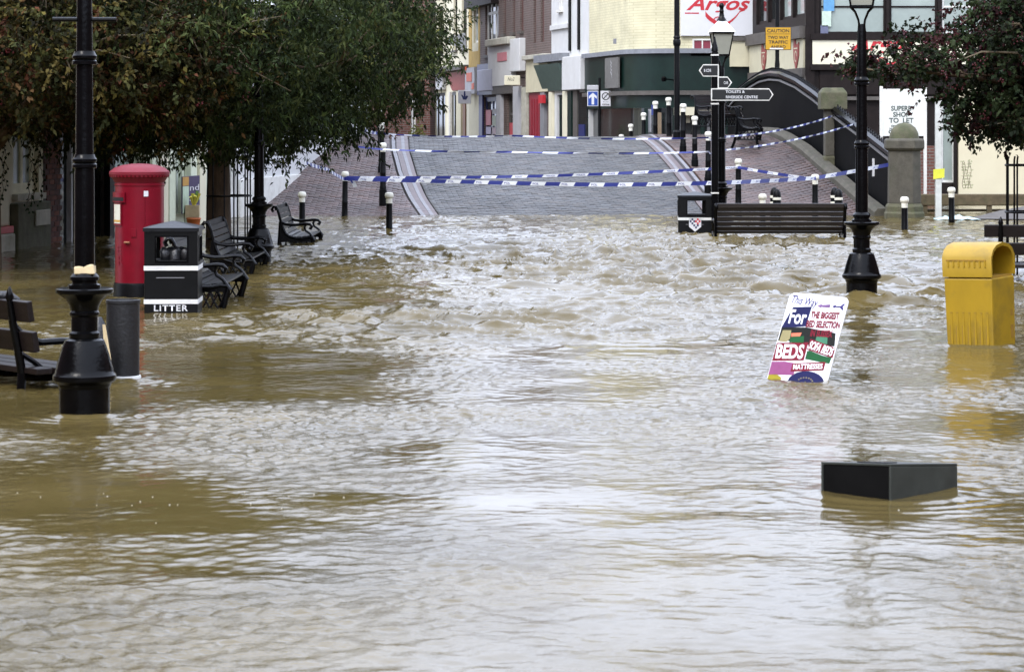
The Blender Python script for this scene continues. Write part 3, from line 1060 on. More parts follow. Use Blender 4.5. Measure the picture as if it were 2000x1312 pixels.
slab(r, 'roof', 3.0, 8.6, 7.403, 7.7, CY - CR - .2, CY + 5, ROOF)
pb = corner_path(.125)
sgn = MB()
sgn.box(-.75, .75, -.05, 0, -.42, .42, mat('sign_grey_brown', (.13, .125, .115), .6))
nrm = Vector((-D0.y, D0.x))
sp = Vector((CX, CY)) + nrm * (CR + .19) + D0 * .75
so = sgn.build('grey_sign_panel', r, (sp.x, sp.y, 3.13), (0, 0, ROW_ROT))
put('sign_script', text_mesh('Jill', SIGNW, shear=.3), so, (0.0, -.056, .1), (0, R(-90), 0), (.5, 1, .13))
YF = CY - CR                                     # plane that faces the bridge
w = window(r, wx(1352, YF), wx(1391, YF), wz(104, YF), wz(76, YF), WHITEP, pane=mat('curtain_red', (.22, .03, .05), .5), y=YF - .03, bars_x=(.5,), fw=.05)
slab(r, 'sill', wx(1349, YF), wx(1394, YF), wz(110, YF), wz(105, YF), YF - .12, YF - .003, WHITEP)
slab(r, 'vent', wx(1198, YF), wx(1204, YF), wz(86, YF), wz(76, YF), YF - .02, YF + .1, GREYW)
# floodlight arm on the fascia
q = MB()
q.tube([(wx(1316, YF), YF - .12, wz(157, YF)), (wx(1300, YF), YF - .6, wz(156, YF))], .02, IRON)
q.lathe([(.05, -.06), (.07, -.02), (.07, .05), (.03, .08)], IRON, 10, (wx(1294, YF), YF - .62))
for i in range(len(q.v) - 40, len(q.v)):
    x_, y_, z_ = q.v[i]
    q.v[i] = (x_, y_, z_ + wz(156, YF))
q.build('floodlight', r, smooth=40)

slab(r, 'cream_fascia', wx(1424, YF), wx(1474, YF), wz(131, YF), wz(81, YF), YF - .3, YF - .003, CREAM)
slab(r, 'grey_sill', wx(1424, YF), wx(1474, YF), wz(80.8, YF), wz(73, YF), YF - .36, YF - .003, TIMBERG)
# white catalogue-shop board on the cream wall
ab = MB()
bx0, bx1, bz0, bz1 = wx(1329, YF), wx(1470, YF), wz(71, YF), wz(-34, YF)
ab.box(bx0, bx1, YF - .1, YF - .005, bz0, bz1, SIGNW)
ag = tag(ab.build('shop_sign', bevel=.01), 'large white Argos board with red lettering on the cream brick wall', 'sign')


def argos_mark(parent, cx, cz, w_, h_, y_, m=REDSIGN):
    """red swash lettering with the long tail looping below"""
    text('lettering', 'Argos', m, cx, cz + h_ * .18, w_, h_ * .62, y_, parent, shear=.38, offset=.022)
    t_ = MB()
    pts = []
    for i in range(25):
        s = i / 24
        pts.append((cx + w_ * (-.20 + .62 * s), y_, cz - h_ * (.10 + .34 * math.sin(PI * min(1, s * 1.15)) ** .8) + h_ * .30 * max(0, s - .6)))
    for i in range(24):
        s = i / 24
        th = h_ * (.075 * (1 - s) + .015)
        p, q2 = pts[i], pts[i + 1]
        th2 = h_ * (.075 * (1 - (i + 1) / 24) + .015)
        t_.quad((p[0], y_, p[2] - th), (q2[0], y_, q2[2] - th2), (q2[0], y_, q2[2] + th2), (p[0], y_, p[2] + th), m)
    # the curl
    for i in range(20):
        a1, a2 = 2 * PI * i / 20 * 1.3, 2 * PI * (i + 1) / 20 * 1.3
        r1, r2 = h_ * (.15 - .09 * i / 20), h_ * (.15 - .09 * (i + 1) / 20)
        c0 = (cx - w_ * .01, cz - h_ * .36)
        t_.quad((c0[0] + r1 * math.cos(a1), y_ - .001, c0[1] + r1 * math.sin(a1)), (c0[0] + (r1 + h_ * .035) * math.cos(a1), y_ - .001, c0[1] + (r1 + h_ * .035) * math.sin(a1)),
                (c0[0] + (r2 + h_ * .035) * math.cos(a2), y_ - .001, c0[1] + (r2 + h_ * .035) * math.sin(a2)), (c0[0] + r2 * math.cos(a2), y_ - .001, c0[1] + r2 * math.sin(a2)), m)
    t_.box(cx - w_ * .52, cx - w_ * .30, y_, y_ + .001, cz - h_ * .10, cz - h_ * .06, m)
    t_.build('swash', parent)


argos_mark(ag, wx(1402, YF), wz(22, YF), 1.72, .80, YF - .104)

# ---- dark timber shop building behind the parapet (angled bay, then a front facing the street)
AY = 62.0
AX0, AX1 = wx(1578, AY), 16.5
BAYX, BAYY = wx(1470, 68.7), 68.7                # far end of the angled bay
r = thing('corner_shop_building', 'dark brown timber shop building with white fascia and shield emblems behind the parapet', 'building', (0, 0, 0))
fz0, fz1 = wz(126, AY), wz(79, AY)
wz0, wz1 = wz(67, AY), wz(67, AY) + 1.9
wl_ = MB()
holes = [(wx(1600, AY), wx(1731, AY), wz0, wz1), (wx(1737, AY), wx(1832, AY), wz0, wz1), (wx(1840, AY), wx(1960, AY), wz0, wz1), (wx(1838, AY), wx(1866, AY), .3, wz(190, AY))]
wall_mesh(wl_, AX0, AX1, -.3, 6.7, holes, TIMBERB, y=AY)
wl_.quad((AX1, AY, -.3), (AX1, AY + 10, -.3), (AX1, AY + 10, 6.7), (AX1, AY, 6.7), TIMBERB)
wl_.quad((AX0, AY, 6.7), (AX1, AY, 6.7), (AX1, AY + 10, 6.7), (BAYX, BAYY, 6.7), TIMBERB)
wl_.build('wall', r)
for i, hq in enumerate(holes):
    window(r, hq[0], hq[1], hq[2], hq[3], TIMBERB if i < 2 else WHITEP, pane=GLASSG, y=AY + .1, bars_z=(.35,) if i < 3 else (), fw=.06)
for (u0, u1, v0, v1, mm) in ((1609, 1630, -8, 22, mat('poster_blue', (.10, .28, .50), .5)), (1606, 1624, 22, 52, mat('poster_mint', (.48, .58, .48), .5)), (1603, 1618, 50, 66, mat('poster_slate', (.12, .13, .20), .5))):
    slab(r, 'window_poster', wx(u0, AY), wx(u1, AY), wz(v1, AY), wz(v0, AY), AY + .05, AY + .066, mm)
fb = slab(r, 'fascia', wx(1586, AY), AX1 - .1, fz0, fz1, AY - .1, AY - .003, mat('fascia_white', (.70, .66, .50), .4, .03))
argos_mark(fb, wx(1722, AY), wz(101, AY), 1.55, .72, AY - .104)
slab(r, 'fascia_rail', AX0 + .05, AX1 - .1, fz1 + .004, fz1 + .16, AY - .14, AY - .003, TIMBERB)
slab(r, 'fascia_rail', AX0 + .05, AX1 - .1, fz0 - .14, fz0 - .004, AY - .14, AY - .003, TIMBERB)
for (u0, u1, v0, v1) in ((1600, 1716, 134, 186), (1730, 1838, 134, 186)):
    slab(r, 'timber_panel', wx(u0, AY), wx(u1, AY), wz(v1, AY), wz(v0, AY), AY - .05, AY - .003, TIMBERB, .02)
slab(r, 'timber_shelf', wx(1600, AY), wx(1838, AY), wz(196, AY), wz(189, AY), AY - .12, AY - .003, TIMBERG)
slab(r, 'brick_panel', wx(1640, AY), wx(1828, AY), -.3, wz(285, AY), AY - .06, AY - .003, BRICKR)
slab(r, 'corner_post', wx(1573, AY), wx(1590, AY), -.3, 6.7, AY - .08, AY + .1, TIMBERB)
slab(r, 'cream_board', wx(1870, AY), AX1 - .3, wz(398, AY), wz(196, AY) + .3, AY - .16, AY - .003, mat('cream_board', (.60, .545, .38), .5, .03, 2, dirt=(.5, .43, .28), dirt_amt=.3))
slab(r, 'brown_post', wx(1862, AY), wx(1868, AY), -.3, wz(190, AY), AY - .1, AY - .003, TIMBERB)
# the angled bay
bd = Vector((AX0 - BAYX, AY - BAYY))
BL = bd.length
brot = math.atan2(bd.y, bd.x)
bay = bpy.data.objects.new('angled_bay', None)
COL.objects.link(bay)
bay.location, bay.rotation_euler, bay.parent = (BAYX, BAYY, 0), (0, 0, brot), r
bw_ = MB()
hb = [(.5 + i * (BL - .7) / 4, .5 + (i + 1) * (BL - .7) / 4 - .2, 4.35, 6.3) for i in range(4)]
wall_mesh(bw_, 0, BL, -.3, 6.7, hb, TIMBERB)
bw_.build('bay_wall', bay)
for i, hq in enumerate(hb):
    window(bay, *hq, TIMBERB, pane=GLASSG if i > 1 else GLASS, fw=.08)
slab(bay, 'bay_fascia', .05, BL - .1, fz0 - .08, fz1 + .05, -.1, -.003, CREAM)
slab(bay, 'bay_sill', 0, BL - .05, fz1 + .055, fz1 + .35, -.2, -.003, TIMBERG)
slab(bay, 'bay_rail', 0, BL - .05, fz0 - .3, fz0 - .083, -.14, -.003, TIMBERG)
for i in range(6):
    slab(bay, 'bay_post', .3 + i * 1.25, .55 + i * 1.25, -.3, fz0 - .303, -.09, -.003, TIMBERG)
for t_ in (.30, .88):                            # red shield emblems
    s_ = MB()
    cx_, cz_ = BL * t_, (fz0 + fz1) / 2 - .02
    s_.prism([(cx_ - .30, cz_ + .10), (cx_ - .26, cz_ - .12), (cx_, cz_ - .42), (cx_ + .30, cz_ - .05), (cx_ + .32, cz_ + .28), (cx_, cz_ + .20), (cx_ - .12, cz_ + .40), (cx_ - .26, cz_ + .36)], -.125, -.103, BRICKRED)
    so = s_.build('shield_emblem', bay)
    c_ = MB()
    for i in range(16):
        a1, a2 = 2 * PI * i / 20, 2 * PI * (i + 1) / 20
        c_.quad((cx_ + .10 * math.cos(a1), -.128, cz_ - .06 + .10 * math.sin(a1)), (cx_ + .14 * math.cos(a1), -.128, cz_ - .06 + .14 * math.sin(a1)),
                (cx_ + .14 * math.cos(a2), -.128, cz_ - .06 + .14 * math.sin(a2)), (cx_ + .10 * math.cos(a2), -.128, cz_ - .06 + .10 * math.sin(a2)), CREAM)
    c_.box(cx_ - .22, cx_ + .2, -.128, -.126, cz_ + .12, cz_ + .15, CREAM)
    c_.build('shield_scroll', so)

# ---- left side of the street: frontage line from (-7.0, 35) away
LO = Vector((-8.2, 27.0))
LD = Vector((0.151, 0.9885)).normalized()
LROT = math.atan2(LD.y, LD.x)


def tl(px):
    u = (px - 1000.0) / FPX
    return (LO.y * u - LO.x) / (LD.x - LD.y * u)


def zl(px, py):
    return wz(py, LO.y + LD.y * tl(px))


def left_building(name, label):
    return thing(name, label, 'shop', (LO.x, LO.y, 0), LROT, group='shops along the tree side of the street')


# corner shop with stone base and painted pillar
r = left_building('shop_building', 'cream shop with mossy stone base and pale window by the flood, behind the trees')
a, b = tl(-400), tl(84)
hh = [(tl(26), tl(76), .76, 2.3)]
body(r, a, b, -.34, 6.8, 7, CREAML, hh, ROOF)
window(r, *hh[0], mat('frame_cream', (.70, .66, .48), .6, .1), pane=GLASSG, bars_x=(.52,), bars_z=(), fw=.14, sill=STONEPALE)
slab(r, 'stone_base', tl(18), b - .02, -.34, .64, -.13, -.003, STONEMOSS, .02)
slab(r, 'stone_block', tl(50), tl(78), .30, .52, -.16, -.131, STONEPALE, .01)
slab(r, 'pillar_shaft', tl(-40), tl(8), .34, 2.9, -.08, -.003, CREAML, .03)
slab(r, 'pillar_base', tl(-44), tl(12), -.34, .24, -.14, -.003, STONEPALE, .03)
slab(r, 'red_band', tl(-42), tl(11), .243, .337, -.12, -.003, REDSIGN, .01)
# dark brick bay built brick by brick, and the deep doorway beside it
r = left_building('shop_building', 'dark brick building with a deep doorway beside the red post box')
a, b = tl(84) + .01, tl(212)
hh = [(tl(118), tl(150), -.3, 2.35), (tl(160), tl(205), -.3, 2.35)]
body(r, a, b, -.34, 7.4, 7, mat('mortar_dark', (.085, .07, .06), .9, .2, 12), hh, ROOF)
brick_mats = [mat('brick_%d' % i, c, .85, .25, 14, .4, 60) for i, c in enumerate([(.13, .042, .026), (.10, .034, .024), (.16, .055, .032), (.075, .03, .024)])]
bmeshes = []
for m in brick_mats:
    q = MB()
    q.box(-.1025, .1025, -.018, .02, -.0325, .0325, m)
    bmeshes.append(q.mesh('brick'))
bwl = [o for o in bpy.data.objects if o.parent == r and o.name.startswith('wall')][0]
nb = 0
row = 0
z = -.02
while z < 2.35:
    x = a + .11 + (.11 if row % 2 else 0)
    while x < b - .08:
        if not any(h_[0] - .09 < x < h_[1] + .09 and z < h_[3] for h_ in hh) and nb < 300:
            put('brick', random.choice(bmeshes), bwl, (x + random.uniform(-.003, .003), random.uniform(-.004, .003), z), (0, random.gauss(0, .006), 0))
            nb += 1
        x += .22
    z += .076
    row += 1
window(r, *hh[0], BLACKP, bars_x=(.9,), fw=.08)
dd = window(r, *hh[1], BLACKP, bars_x=(.55,), fw=.08, name='door')
slab(r, 'downpipe', tl(124), tl(127), -.34, 2.6, -.12, -.045, GREYL)
slab(r, 'door_post', tl(198), tl(207), -.34, 2.6, -.14, -.045, IRON_D)
# pale green shopfront with poster and flower pot
r = left_building('shop_building', 'pale green shopfront with slim pilasters and a purple poster')
a, b = tl(212) + .01, tl(404)
hh = [(tl(222), tl(268), .05, 2.5), (tl(335), tl(356), .2, 2.5)]
body(r, a, b, -.34, 7.2, 7, GREENP, hh, ROOF)
wdw = window(r, *hh[0], mat('frame_grey_green', (.55, .60, .50), .6, .1), pane=GLASSG, fw=.1)
q = MB()
qx, qz = tl(254), 0
q.add([(tl(232), .07, zl(250, 294)), (tl(276), .07, zl(250, 294)), (tl(266), .07, zl(250, 268)), (tl(252), .07, zl(250, 264)), (tl(246), .07, zl(250, 280))], [(0, 1, 2, 3, 4)], mat('decal_red', (.62, .03, .025), .5))
q.build('red_window_sign', wdw)
window(r, *hh[1], mat('frame_grey_green', (.55, .60, .50), .6, .1), pane=GLASS, fw=.1)
for u0, u1 in ((270, 280), (284, 296), (300, 316), (318, 330), (360, 372), (378, 390)):
    slab(r, 'pilaster', tl(u0), tl(u1), -.34, 2.7, -.12, -.003, GREENP if u0 not in (300, 378) else CREAML, .015)
slab(r, 'fascia', a + .02, b - .02, 2.71, 3.4, -.2, -.003, GREENP, .02)
pst = slab(r, 'purple_poster', tl(334), tl(368), zl(350, 416), zl(350, 344), -.2, -.18, mat('poster_purple', (.045, .030, .085), .5), 0)
slab(r, 'orange_patch', tl(334), tl(346), zl(350, 362), zl(350, 345), -.206, -.2015, mat('patch_orange', (.45, .24, .05), .5), parent=pst)
slab(r, 'pale_patch', tl(334), tl(346), zl(350, 415), zl(350, 363), -.206, -.2015, mat('patch_mint', (.45, .55, .42), .5), parent=pst)
text('lettering', 'nd', SIGNW, tl(357), zl(357, 366), tl(366) - tl(348), .10, -.207, pst)
text('lettering', 'spe', SIGNW, tl(357), zl(357, 389), tl(368) - tl(347), .11, -.207, pst)
# flower display by the shopfront
fp = thing('flower_pot', 'orange pot with yellow flowers beside the purple poster', 'flower pot', (wx(378, 43.2), 43.2, 0))
q = MB()
q.lathe([(.05, -.1), (.10, .02), (.12, .12), (.13, .13), (.12, .15)], mat('pot_orange', (.45, .12, .03), .7, .2, 10), 14)
q.build('pot', fp, smooth=40)
q = MB()
q.box(-.13, .1, -.08, .08, .155, .36, mat('crate_card', (.42, .33, .2), .8, .2))
q.build('crate', fp)
q = MB()
for i in range(16):
    aa, rr_ = random.uniform(0, 6.28), random.uniform(0, .08)
    q.tube([(rr_ * .4 * math.cos(aa), rr_ * .4 * math.sin(aa), .36), (rr_ * 1.6 * math.cos(aa), rr_ * 1.6 * math.sin(aa), .46 + random.uniform(0, .14))], [.012, .028], mat('flower_yellow', (.55, .48, .06), .6) if i % 2 else mat('flower_green', (.12, .22, .04), .6), 5)
q.build('flowers', fp)
# white shop on the rise
r = left_building('shop_building', 'white painted shop on the slope behind the tree guard')
a, b = tl(404) + .01, tl(404) + 14
hh = [(tl(412), tl(440), .5, 2.6), (tl(446), tl(462), .35, 2.7)]
body(r, a, b, -.34, 7.6, 7, WHITEW, hh, ROOF)
window(r, *hh[0], WHITEP, fw=.1)
window(r, *hh[1], WHITEP, fw=.1)
slab(r, 'plinth', tl(464), b - .02, -.3, zl(470, 350), -.06, -.003, WHITEP, .01)
slab(r, 'fascia', a + .02, b - .02, 3.0, 3.6, -.2, -.003, CREAML, .02)

# brick house on the far bank, seen under the tree's edge
r = thing('brick_house', 'dark red brick house with a pale doorway under the edge of the tree', 'house', (-4.1, 84, 0))
body(r, -6, wx(840, 84) + 4.1, 0, 7.5, 6, BRICKR, [(wx(803, 84) + 4.1, wx(812, 84) + 4.1, .2, 2.6), (-3, -1.6, 3.8, 5.6)], ROOF)
window(r, wx(803, 84) + 4.1, wx(812, 84) + 4.1, .2, 2.6, WHITEP, fw=.06, name='door')
window(r, -3, -1.6, 3.8, 5.6, WHITEP, bars_x=(.5,), bars_z=(.5,), sill=WHITEP)
r = thing('cream_house', 'cream house front glimpsed through the tree leaves over the bridge', 'house', (-14, 74, 0))
body(r, -3, 7.5, 0, 7.5, 6, CREAML, [(1, 2.4, 1.2, 2.8), (4.5, 5.9, 1.2, 2.8), (1, 2.4, 4.2, 5.8), (4.5, 5.9, 4.2, 5.8)], ROOF)
for q in ((1, 2.4, 1.2, 2.8), (4.5, 5.9, 1.2, 2.8), (1, 2.4, 4.2, 5.8), (4.5, 5.9, 4.2, 5.8)):
    window(r, *q, WHITEP, bars_x=(.5,), bars_z=(.5,), sill=WHITEP)

# ------------------------------------------------------------------ bridge parapet
PP = [(7.12, 47.75, 1.17), (6.92, 50.0, 1.56), (6.66, 52.7, 2.02), (6.46, 54.6, 2.38), (6.27, 56.2, 2.66), (6.08, 57.6, 2.83), (5.97, 58.8, 2.87), (5.88, 60.2, 2.84), (5.80, 62.0, 2.72), (5.72, 64.5, 2.52), (5.66, 67.0, 2.2)]
PF = []
for i in range(len(PP) - 1):
    for k in range(4):
        s = k / 4
        PF.append(tuple(PP[i][j] * (1 - s) + PP[i + 1][j] * s for j in range(3)))
PF.append(PP[-1])
r = thing('bridge_parapet', 'black iron bridge parapet arching over the hump between the stone piers', 'parapet')
q = MB()
n = len(PF)
v = [(x - .02, y, road_z(y) - .25) for x, y, z in PF] + [(x - .02, y, z - .05) for x, y, z in PF] + [(x + .02, y, road_z(y) - .25) for x, y, z in PF] + [(x + .02, y, z - .05) for x, y, z in PF]
f = []
for i in range(n - 1):
    f += [(i + 1, i, n + i, n + i + 1), (2 * n + i, 2 * n + i + 1, 3 * n + i + 1, 3 * n + i)]
q.add(v, f, PANELB)
q.build('panel', r, smooth=30)
q = MB()
q.sweep([(x, y, z) for x, y, z in PF], [(-.09, -.05), (.09, -.05), (.09, .02), (.04, .07), (-.04, .07), (-.09, .02)], IRON)
q.build('top_rail', r, smooth=40)
q = MB()
q.sweep([(x - .06, y, z - .13) for x, y, z in PF], [(-.02, -.02), (.02, -.02), (.02, .02), (-.02, .02)], mat('rail_highlight_grey', (.16, .16, .165), .35, .25, 10))  # pale grey puts the highlight below the top rail into the colour
q.build('lower_rail', r, smooth=40)
q = MB()
for i in range(0, n - 1):
    x, y, z = PF[i]
    x2, y2, z2 = PF[i + 1]
    for s in (0, .33, .66):
        cx_, cy_, cz_ = x + (x2 - x) * s, y + (y2 - y) * s, z + (z2 - z) * s + .06
        q.tube([(cx_, cy_, cz_), (cx_, cy_ + .03, cz_ + .05), (cx_, cy_ + .01, cz_ + .09)], [.03, .022, .006], IRON, 5)
q.build('cresting', r)['kind'] = 'stuff'
q = MB()
q.box(wx(1709, 49) - .02, wx(1709, 49) + .02, 49.2, 49.24, wz(345, 49), wz(310, 49), SIGNW)
q.build('white_strip', r)
# mossy stone footing along the pavement edge
q = MB()
ft = [(7.0, 47.9), (6.85, 49.5), (6.68, 51.2), (6.5, 52.7), (6.33, 54.4), (6.12, 56.2), (5.98, 57.6), (5.86, 59), (5.78, 61), (5.68, 64)]
q.sweep([(x - .12, y, road_z(y) + .05) for x, y in ft], [(-.10, -.3), (.14, -.3), (.14, .17), (-.04, .17), (-.10, .10)], STONE)
q.build('stone_footing', r, smooth=30)


def pier(x, y, zb, h, w_, style, label):
    t = thing('stone_pier', label, 'pier', (x, y, zb))
    if style == 'dome':
        s = MB()
        s.lathe([(w_ * .66, 0), (w_ * .66, .10), (w_ * .62, .13), (w_ * .62, .22), (w_ * .56, .28)], STONEMOSS, 8, a0=PI / 8)
        s.build('base', t, bevel=.01)
        s = MB()
        s.lathe([(w_ * .55, .28), (w_ * .53, h - .35)], STONE, 8, a0=PI / 8)
        s.build('shaft', t, bevel=.012)
        s = MB()
        s.lathe([(w_ * .56, h - .35), (w_ * .66, h - .30), (w_ * .66, h - .16), (w_ * .60, h - .12)], STONE, 8, a0=PI / 8)
        s.build('cap', t, bevel=.01)
        s = MB()
        s.lathe([(w_ * .48, h - .12), (w_ * .45, h - .02), (w_ * .36, h + .08), (w_ * .2, h + .15), (w_ * .03, h + .175)], STONEMOSS, 16)
        s.build('dome', t, smooth=50)
    else:
        s = MB()
        s.box(-w_ * .5, w_ * .5, -w_ * .5, w_ * .5, .45, h - .45, STONE)
        s.build('shaft', t, bevel=.015)
        s = MB()
        s.box(-w_ * .58, w_ * .58, -w_ * .58, w_ * .58, -.3, .45, STONEMOSS)
        s.build('base', t, bevel=.04)
        s = MB()
        c = w_ * .80
        s.add([(-c, -c, h - .45), (c, -c, h - .45), (c, c, h - .45), (-c, c, h - .45), (-c, -c, h - .1), (c, -c, h - .1), (c, c, h - .1), (-c, c, h - .1),
               (-c * .72, -c * .72, h), (c * .72, -c * .72, h), (c * .72, c * .72, h), (-c * .72, c * .72, h)],
              [(3, 2, 1, 0), (0, 1, 5, 4), (1, 2, 6, 5), (2, 3, 7, 6), (3, 0, 4, 7), (4, 5, 9, 8), (5, 6, 10, 9), (6, 7, 11, 10), (7, 4, 8, 11), (8, 9, 10, 11)], STONEMOSS)
        s.build('cap', t, bevel=.02)
    return t


pier(wx(1766, 47.4), 47.4, -.02, 1.60, .58, 'dome', 'octagonal stone pier with domed top at the flooded foot of the parapet')
pier(wx(1626, 52.9), 52.9, .62, 1.85, .34, 'square', 'slim square stone pier with a heavy mossy cap partway up the parapet')

# ------------------------------------------------------------------ street lamps
LAMP_PROF_BASE = [(.152, -.36), (.152, .16), (.158, .17), (.162, .185), (.188, .205), (.192, .222), (.190, .236), (.178, .250), (.172, .27), (.162, .31), (.148, .36), (.130, .415), (.118, .445), (.100, .455)]
LAMP_PROF_NECK = [(.088, .455), (.092, .475), (.092, .488), (.080, .50), (.080, .585), (.090, .598), (.090, .612), (.082, .622), (.088, .65), (.108, .685), (.140, .712), (.172, .728), (.174, .732), (.174, .752), (.166, .757), (.098, .759)]
LAMP_PROF_COLL = [(.098, .757), (.098, .778), (.076, .786), (.076, .80), (.088, .806), (.088, .826), (.076, .84), (.064, .85)]


def shaft_collar(z):
    return [(.062, z - .045), (.074, z - .04), (.074, z - .02), (.066, z - .012), (.074, z - .002), (.074, z + .012), (.066, z + .022), (.06, z + .04)]


def make_lamp():
    t = thing('street_lamp', 'x', 'street lamp')
    q_ = MB().lathe(LAMP_PROF_BASE, IRON, 28)
    b_ = q_.build('pedestal', t, smooth=28)
    MB().lathe(LAMP_PROF_NECK, IRON, 28).build('bowl_collar', t, smooth=28)
    MB().lathe(LAMP_PROF_COLL, IRON, 24).build('ring', t, smooth=28)
    p_ = MB().lathe([(.062, .845), (.060, 1.45), (.054, 1.52), (.050, 2.12), (.044, 2.62), (.036, 2.70)], IRON, 20).build('shaft', t, smooth=28)
    for z_ in (1.52, 2.14):
        MB().lathe(shaft_collar(z_), IRON, 20).build('shaft_ring', p_, smooth=28)
    # flared frame and lantern
    fr = MB()
    for k in range(4):
        a_ = PI / 4 + PI / 2 * k
        c_, s_ = math.cos(a_), math.sin(a_)
        fr.tube([(.03 * c_, .03 * s_, 2.66), (.045 * c_, .045 * s_, 2.74), (.09 * c_, .09 * s_, 2.82), (.150 * c_, .150 * s_, 2.865)], .011, IRON, 6)
    fr.build('lantern_bracket', t, smooth=40)
    ln = MB()
    b0, b1, zb, zt = .105, .165, 2.87, 3.22
    for sx, sy in ((1, 1), (1, -1), (-1, 1), (-1, -1)):
        ln.tube([(b0 * sx, b0 * sy, zb), (b1 * sx, b1 * sy, zt)], .010, IRON, 6)
    for (hb_, zz, th) in ((b0, zb, .012), (b1, zt, .014)):
        ln.box(-hb_ - .012, hb_ + .012, -hb_ - .012, -hb_ + .012, zz - th, zz + th, IRON)
        ln.box(-hb_ - .012, hb_ + .012, hb_ - .012, hb_ + .012, zz - th, zz + th, IRON)
        ln.box(-hb_ - .0118, -hb_ + .0122, -hb_ + .0122, hb_ - .0122, zz - th + .001, zz + th - .001, IRON)
        ln.box(hb_ - .0122, hb_ + .0118, -hb_ + .0122, hb_ - .0122, zz - th + .001, zz + th - .001, IRON)
    lo_ = ln.build('lantern', t)
    gl = MB()
    e0, e1 = b0 - .006, b1 - .006
    gm = mat('lantern_glass', (.30, .30, .25), .15, .1, 3)
    gl.add([(-e0, -e0, zb), (e0, -e0, zb), (e0, e0, zb), (-e0, e0, zb), (-e1, -e1, zt), (e1, -e1, zt), (e1, e1, zt), (-e1, e1, zt)],
           [(0, 1, 5, 4), (1, 2, 6, 5), (2, 3, 7, 6), (3, 0, 4, 7), (3, 2, 1, 0)], gm)
    gl.build('glass', lo_)
    MB().lathe([(.05, 3.10), (.085, 3.13), (.085, 3.19)], mat('lamp_unit', (.28, .17, .10), .6), 10).build('lamp_unit', lo_)
    rf = MB()
    w0, w1 = .195, .055
    rf.add([(-w0, -w0, 3.235), (w0, -w0, 3.235), (w0, w0, 3.235), (-w0, w0, 3.235), (-w1, -w1, 3.42), (w1, -w1, 3.42), (w1, w1, 3.42), (-w1, w1, 3.42)],
           [(0, 1, 5, 4), (1, 2, 6, 5), (2, 3, 7, 6), (3, 0, 4, 7), (4, 5, 6, 7), (3, 2, 1, 0)], mat('lantern_roof_white', (.78, .79, .80), .25, .05, 6))
    rf.build('lantern_roof', lo_)
    MB().lathe([(.085, 3.415), (.07, 3.44), (.045, 3.48), (.032, 3.55), (.04, 3.57), (.032, 3.59), (.03, 3.62), (.042, 3.64), (.042, 3.67), (.02, 3.70)], IRON, 14).build('finial', lo_, smooth=40)
    return t


lamp0 = make_lamp()
LAMPS = [(wx(165, 15.4), 15.4, 0, 'thick black street lamp nearest the camera, cardboard on its collar, beside the slatted bench'),
         (wx(1683, 25.2), 25.2, .02, 'black street lamp with flared bowl collar between the yellow bin and the tilted sign'),
         (wx(506, 32.0), 32.0, -.02, 'black street lamp rising into the tree beside the scrolled benches'),
         (wx(1409.5, 40.9), 40.9, -.04, 'black street lamp with white roofed lantern beside the fingerpost')]
for i, (x, y, z, lab) in enumerate(LAMPS):
    o = lamp0 if i == 0 else copy_tree(lamp0)
    o.location = (x, y, z)
    o.rotation_euler = (0, 0, [R(5), R(-8), 0, R(4)][i])
    o['label'] = lab
    o['group'] = 'street lamps standing in the flood'
lb = MB()
lb.tube([(-.19, 0, 2.37), (.19, 0, 2.37)], .014, IRON, 8)
lb.build('ladder_bar', lamp0, smooth=40)
cb = MB()
cb.add([(-.062, -.066, 0), (.062, -.066, 0), (.062, .05, 0), (-.062, .05, 0), (-.066, -.06, .045), (.05, -.06, .062), (.06, .05, .05), (-.05, .05, .05)],
       [(3, 2, 1, 0), (4, 5, 6, 7), (0, 1, 5, 4), (1, 2, 6, 5), (2, 3, 7, 6), (3, 0, 4, 7)], CARD)
cbo = cb.build('cardboard_wad', None, (LAMPS[0][0] + .005, 15.4, .842), (0, 0, .1), bevel=.008)
tag(cbo, 'soggy folded cardboard wrapped on the collar of the nearest street lamp', 'cardboard')

# ------------------------------------------------------------------ bollards
def bollard_mesh():
    b_ = MB().lathe([(.075, -.5), (.075, -.005), (.066, .0), (.066, .05), (.058, .075), (.055, .30), (.058, .31), (.058, .33), (.054, .34), (.050, .72)], IRON_D, 14)
    c_ = MB().lathe([(.052, .72), (.052, .80), (.066, .812), (.072, .835), (.071, .862), (.060, .888), (.03, .898)], CAPW, 14)
    return b_.mesh('post', 35), c_.mesh('cap', 45)


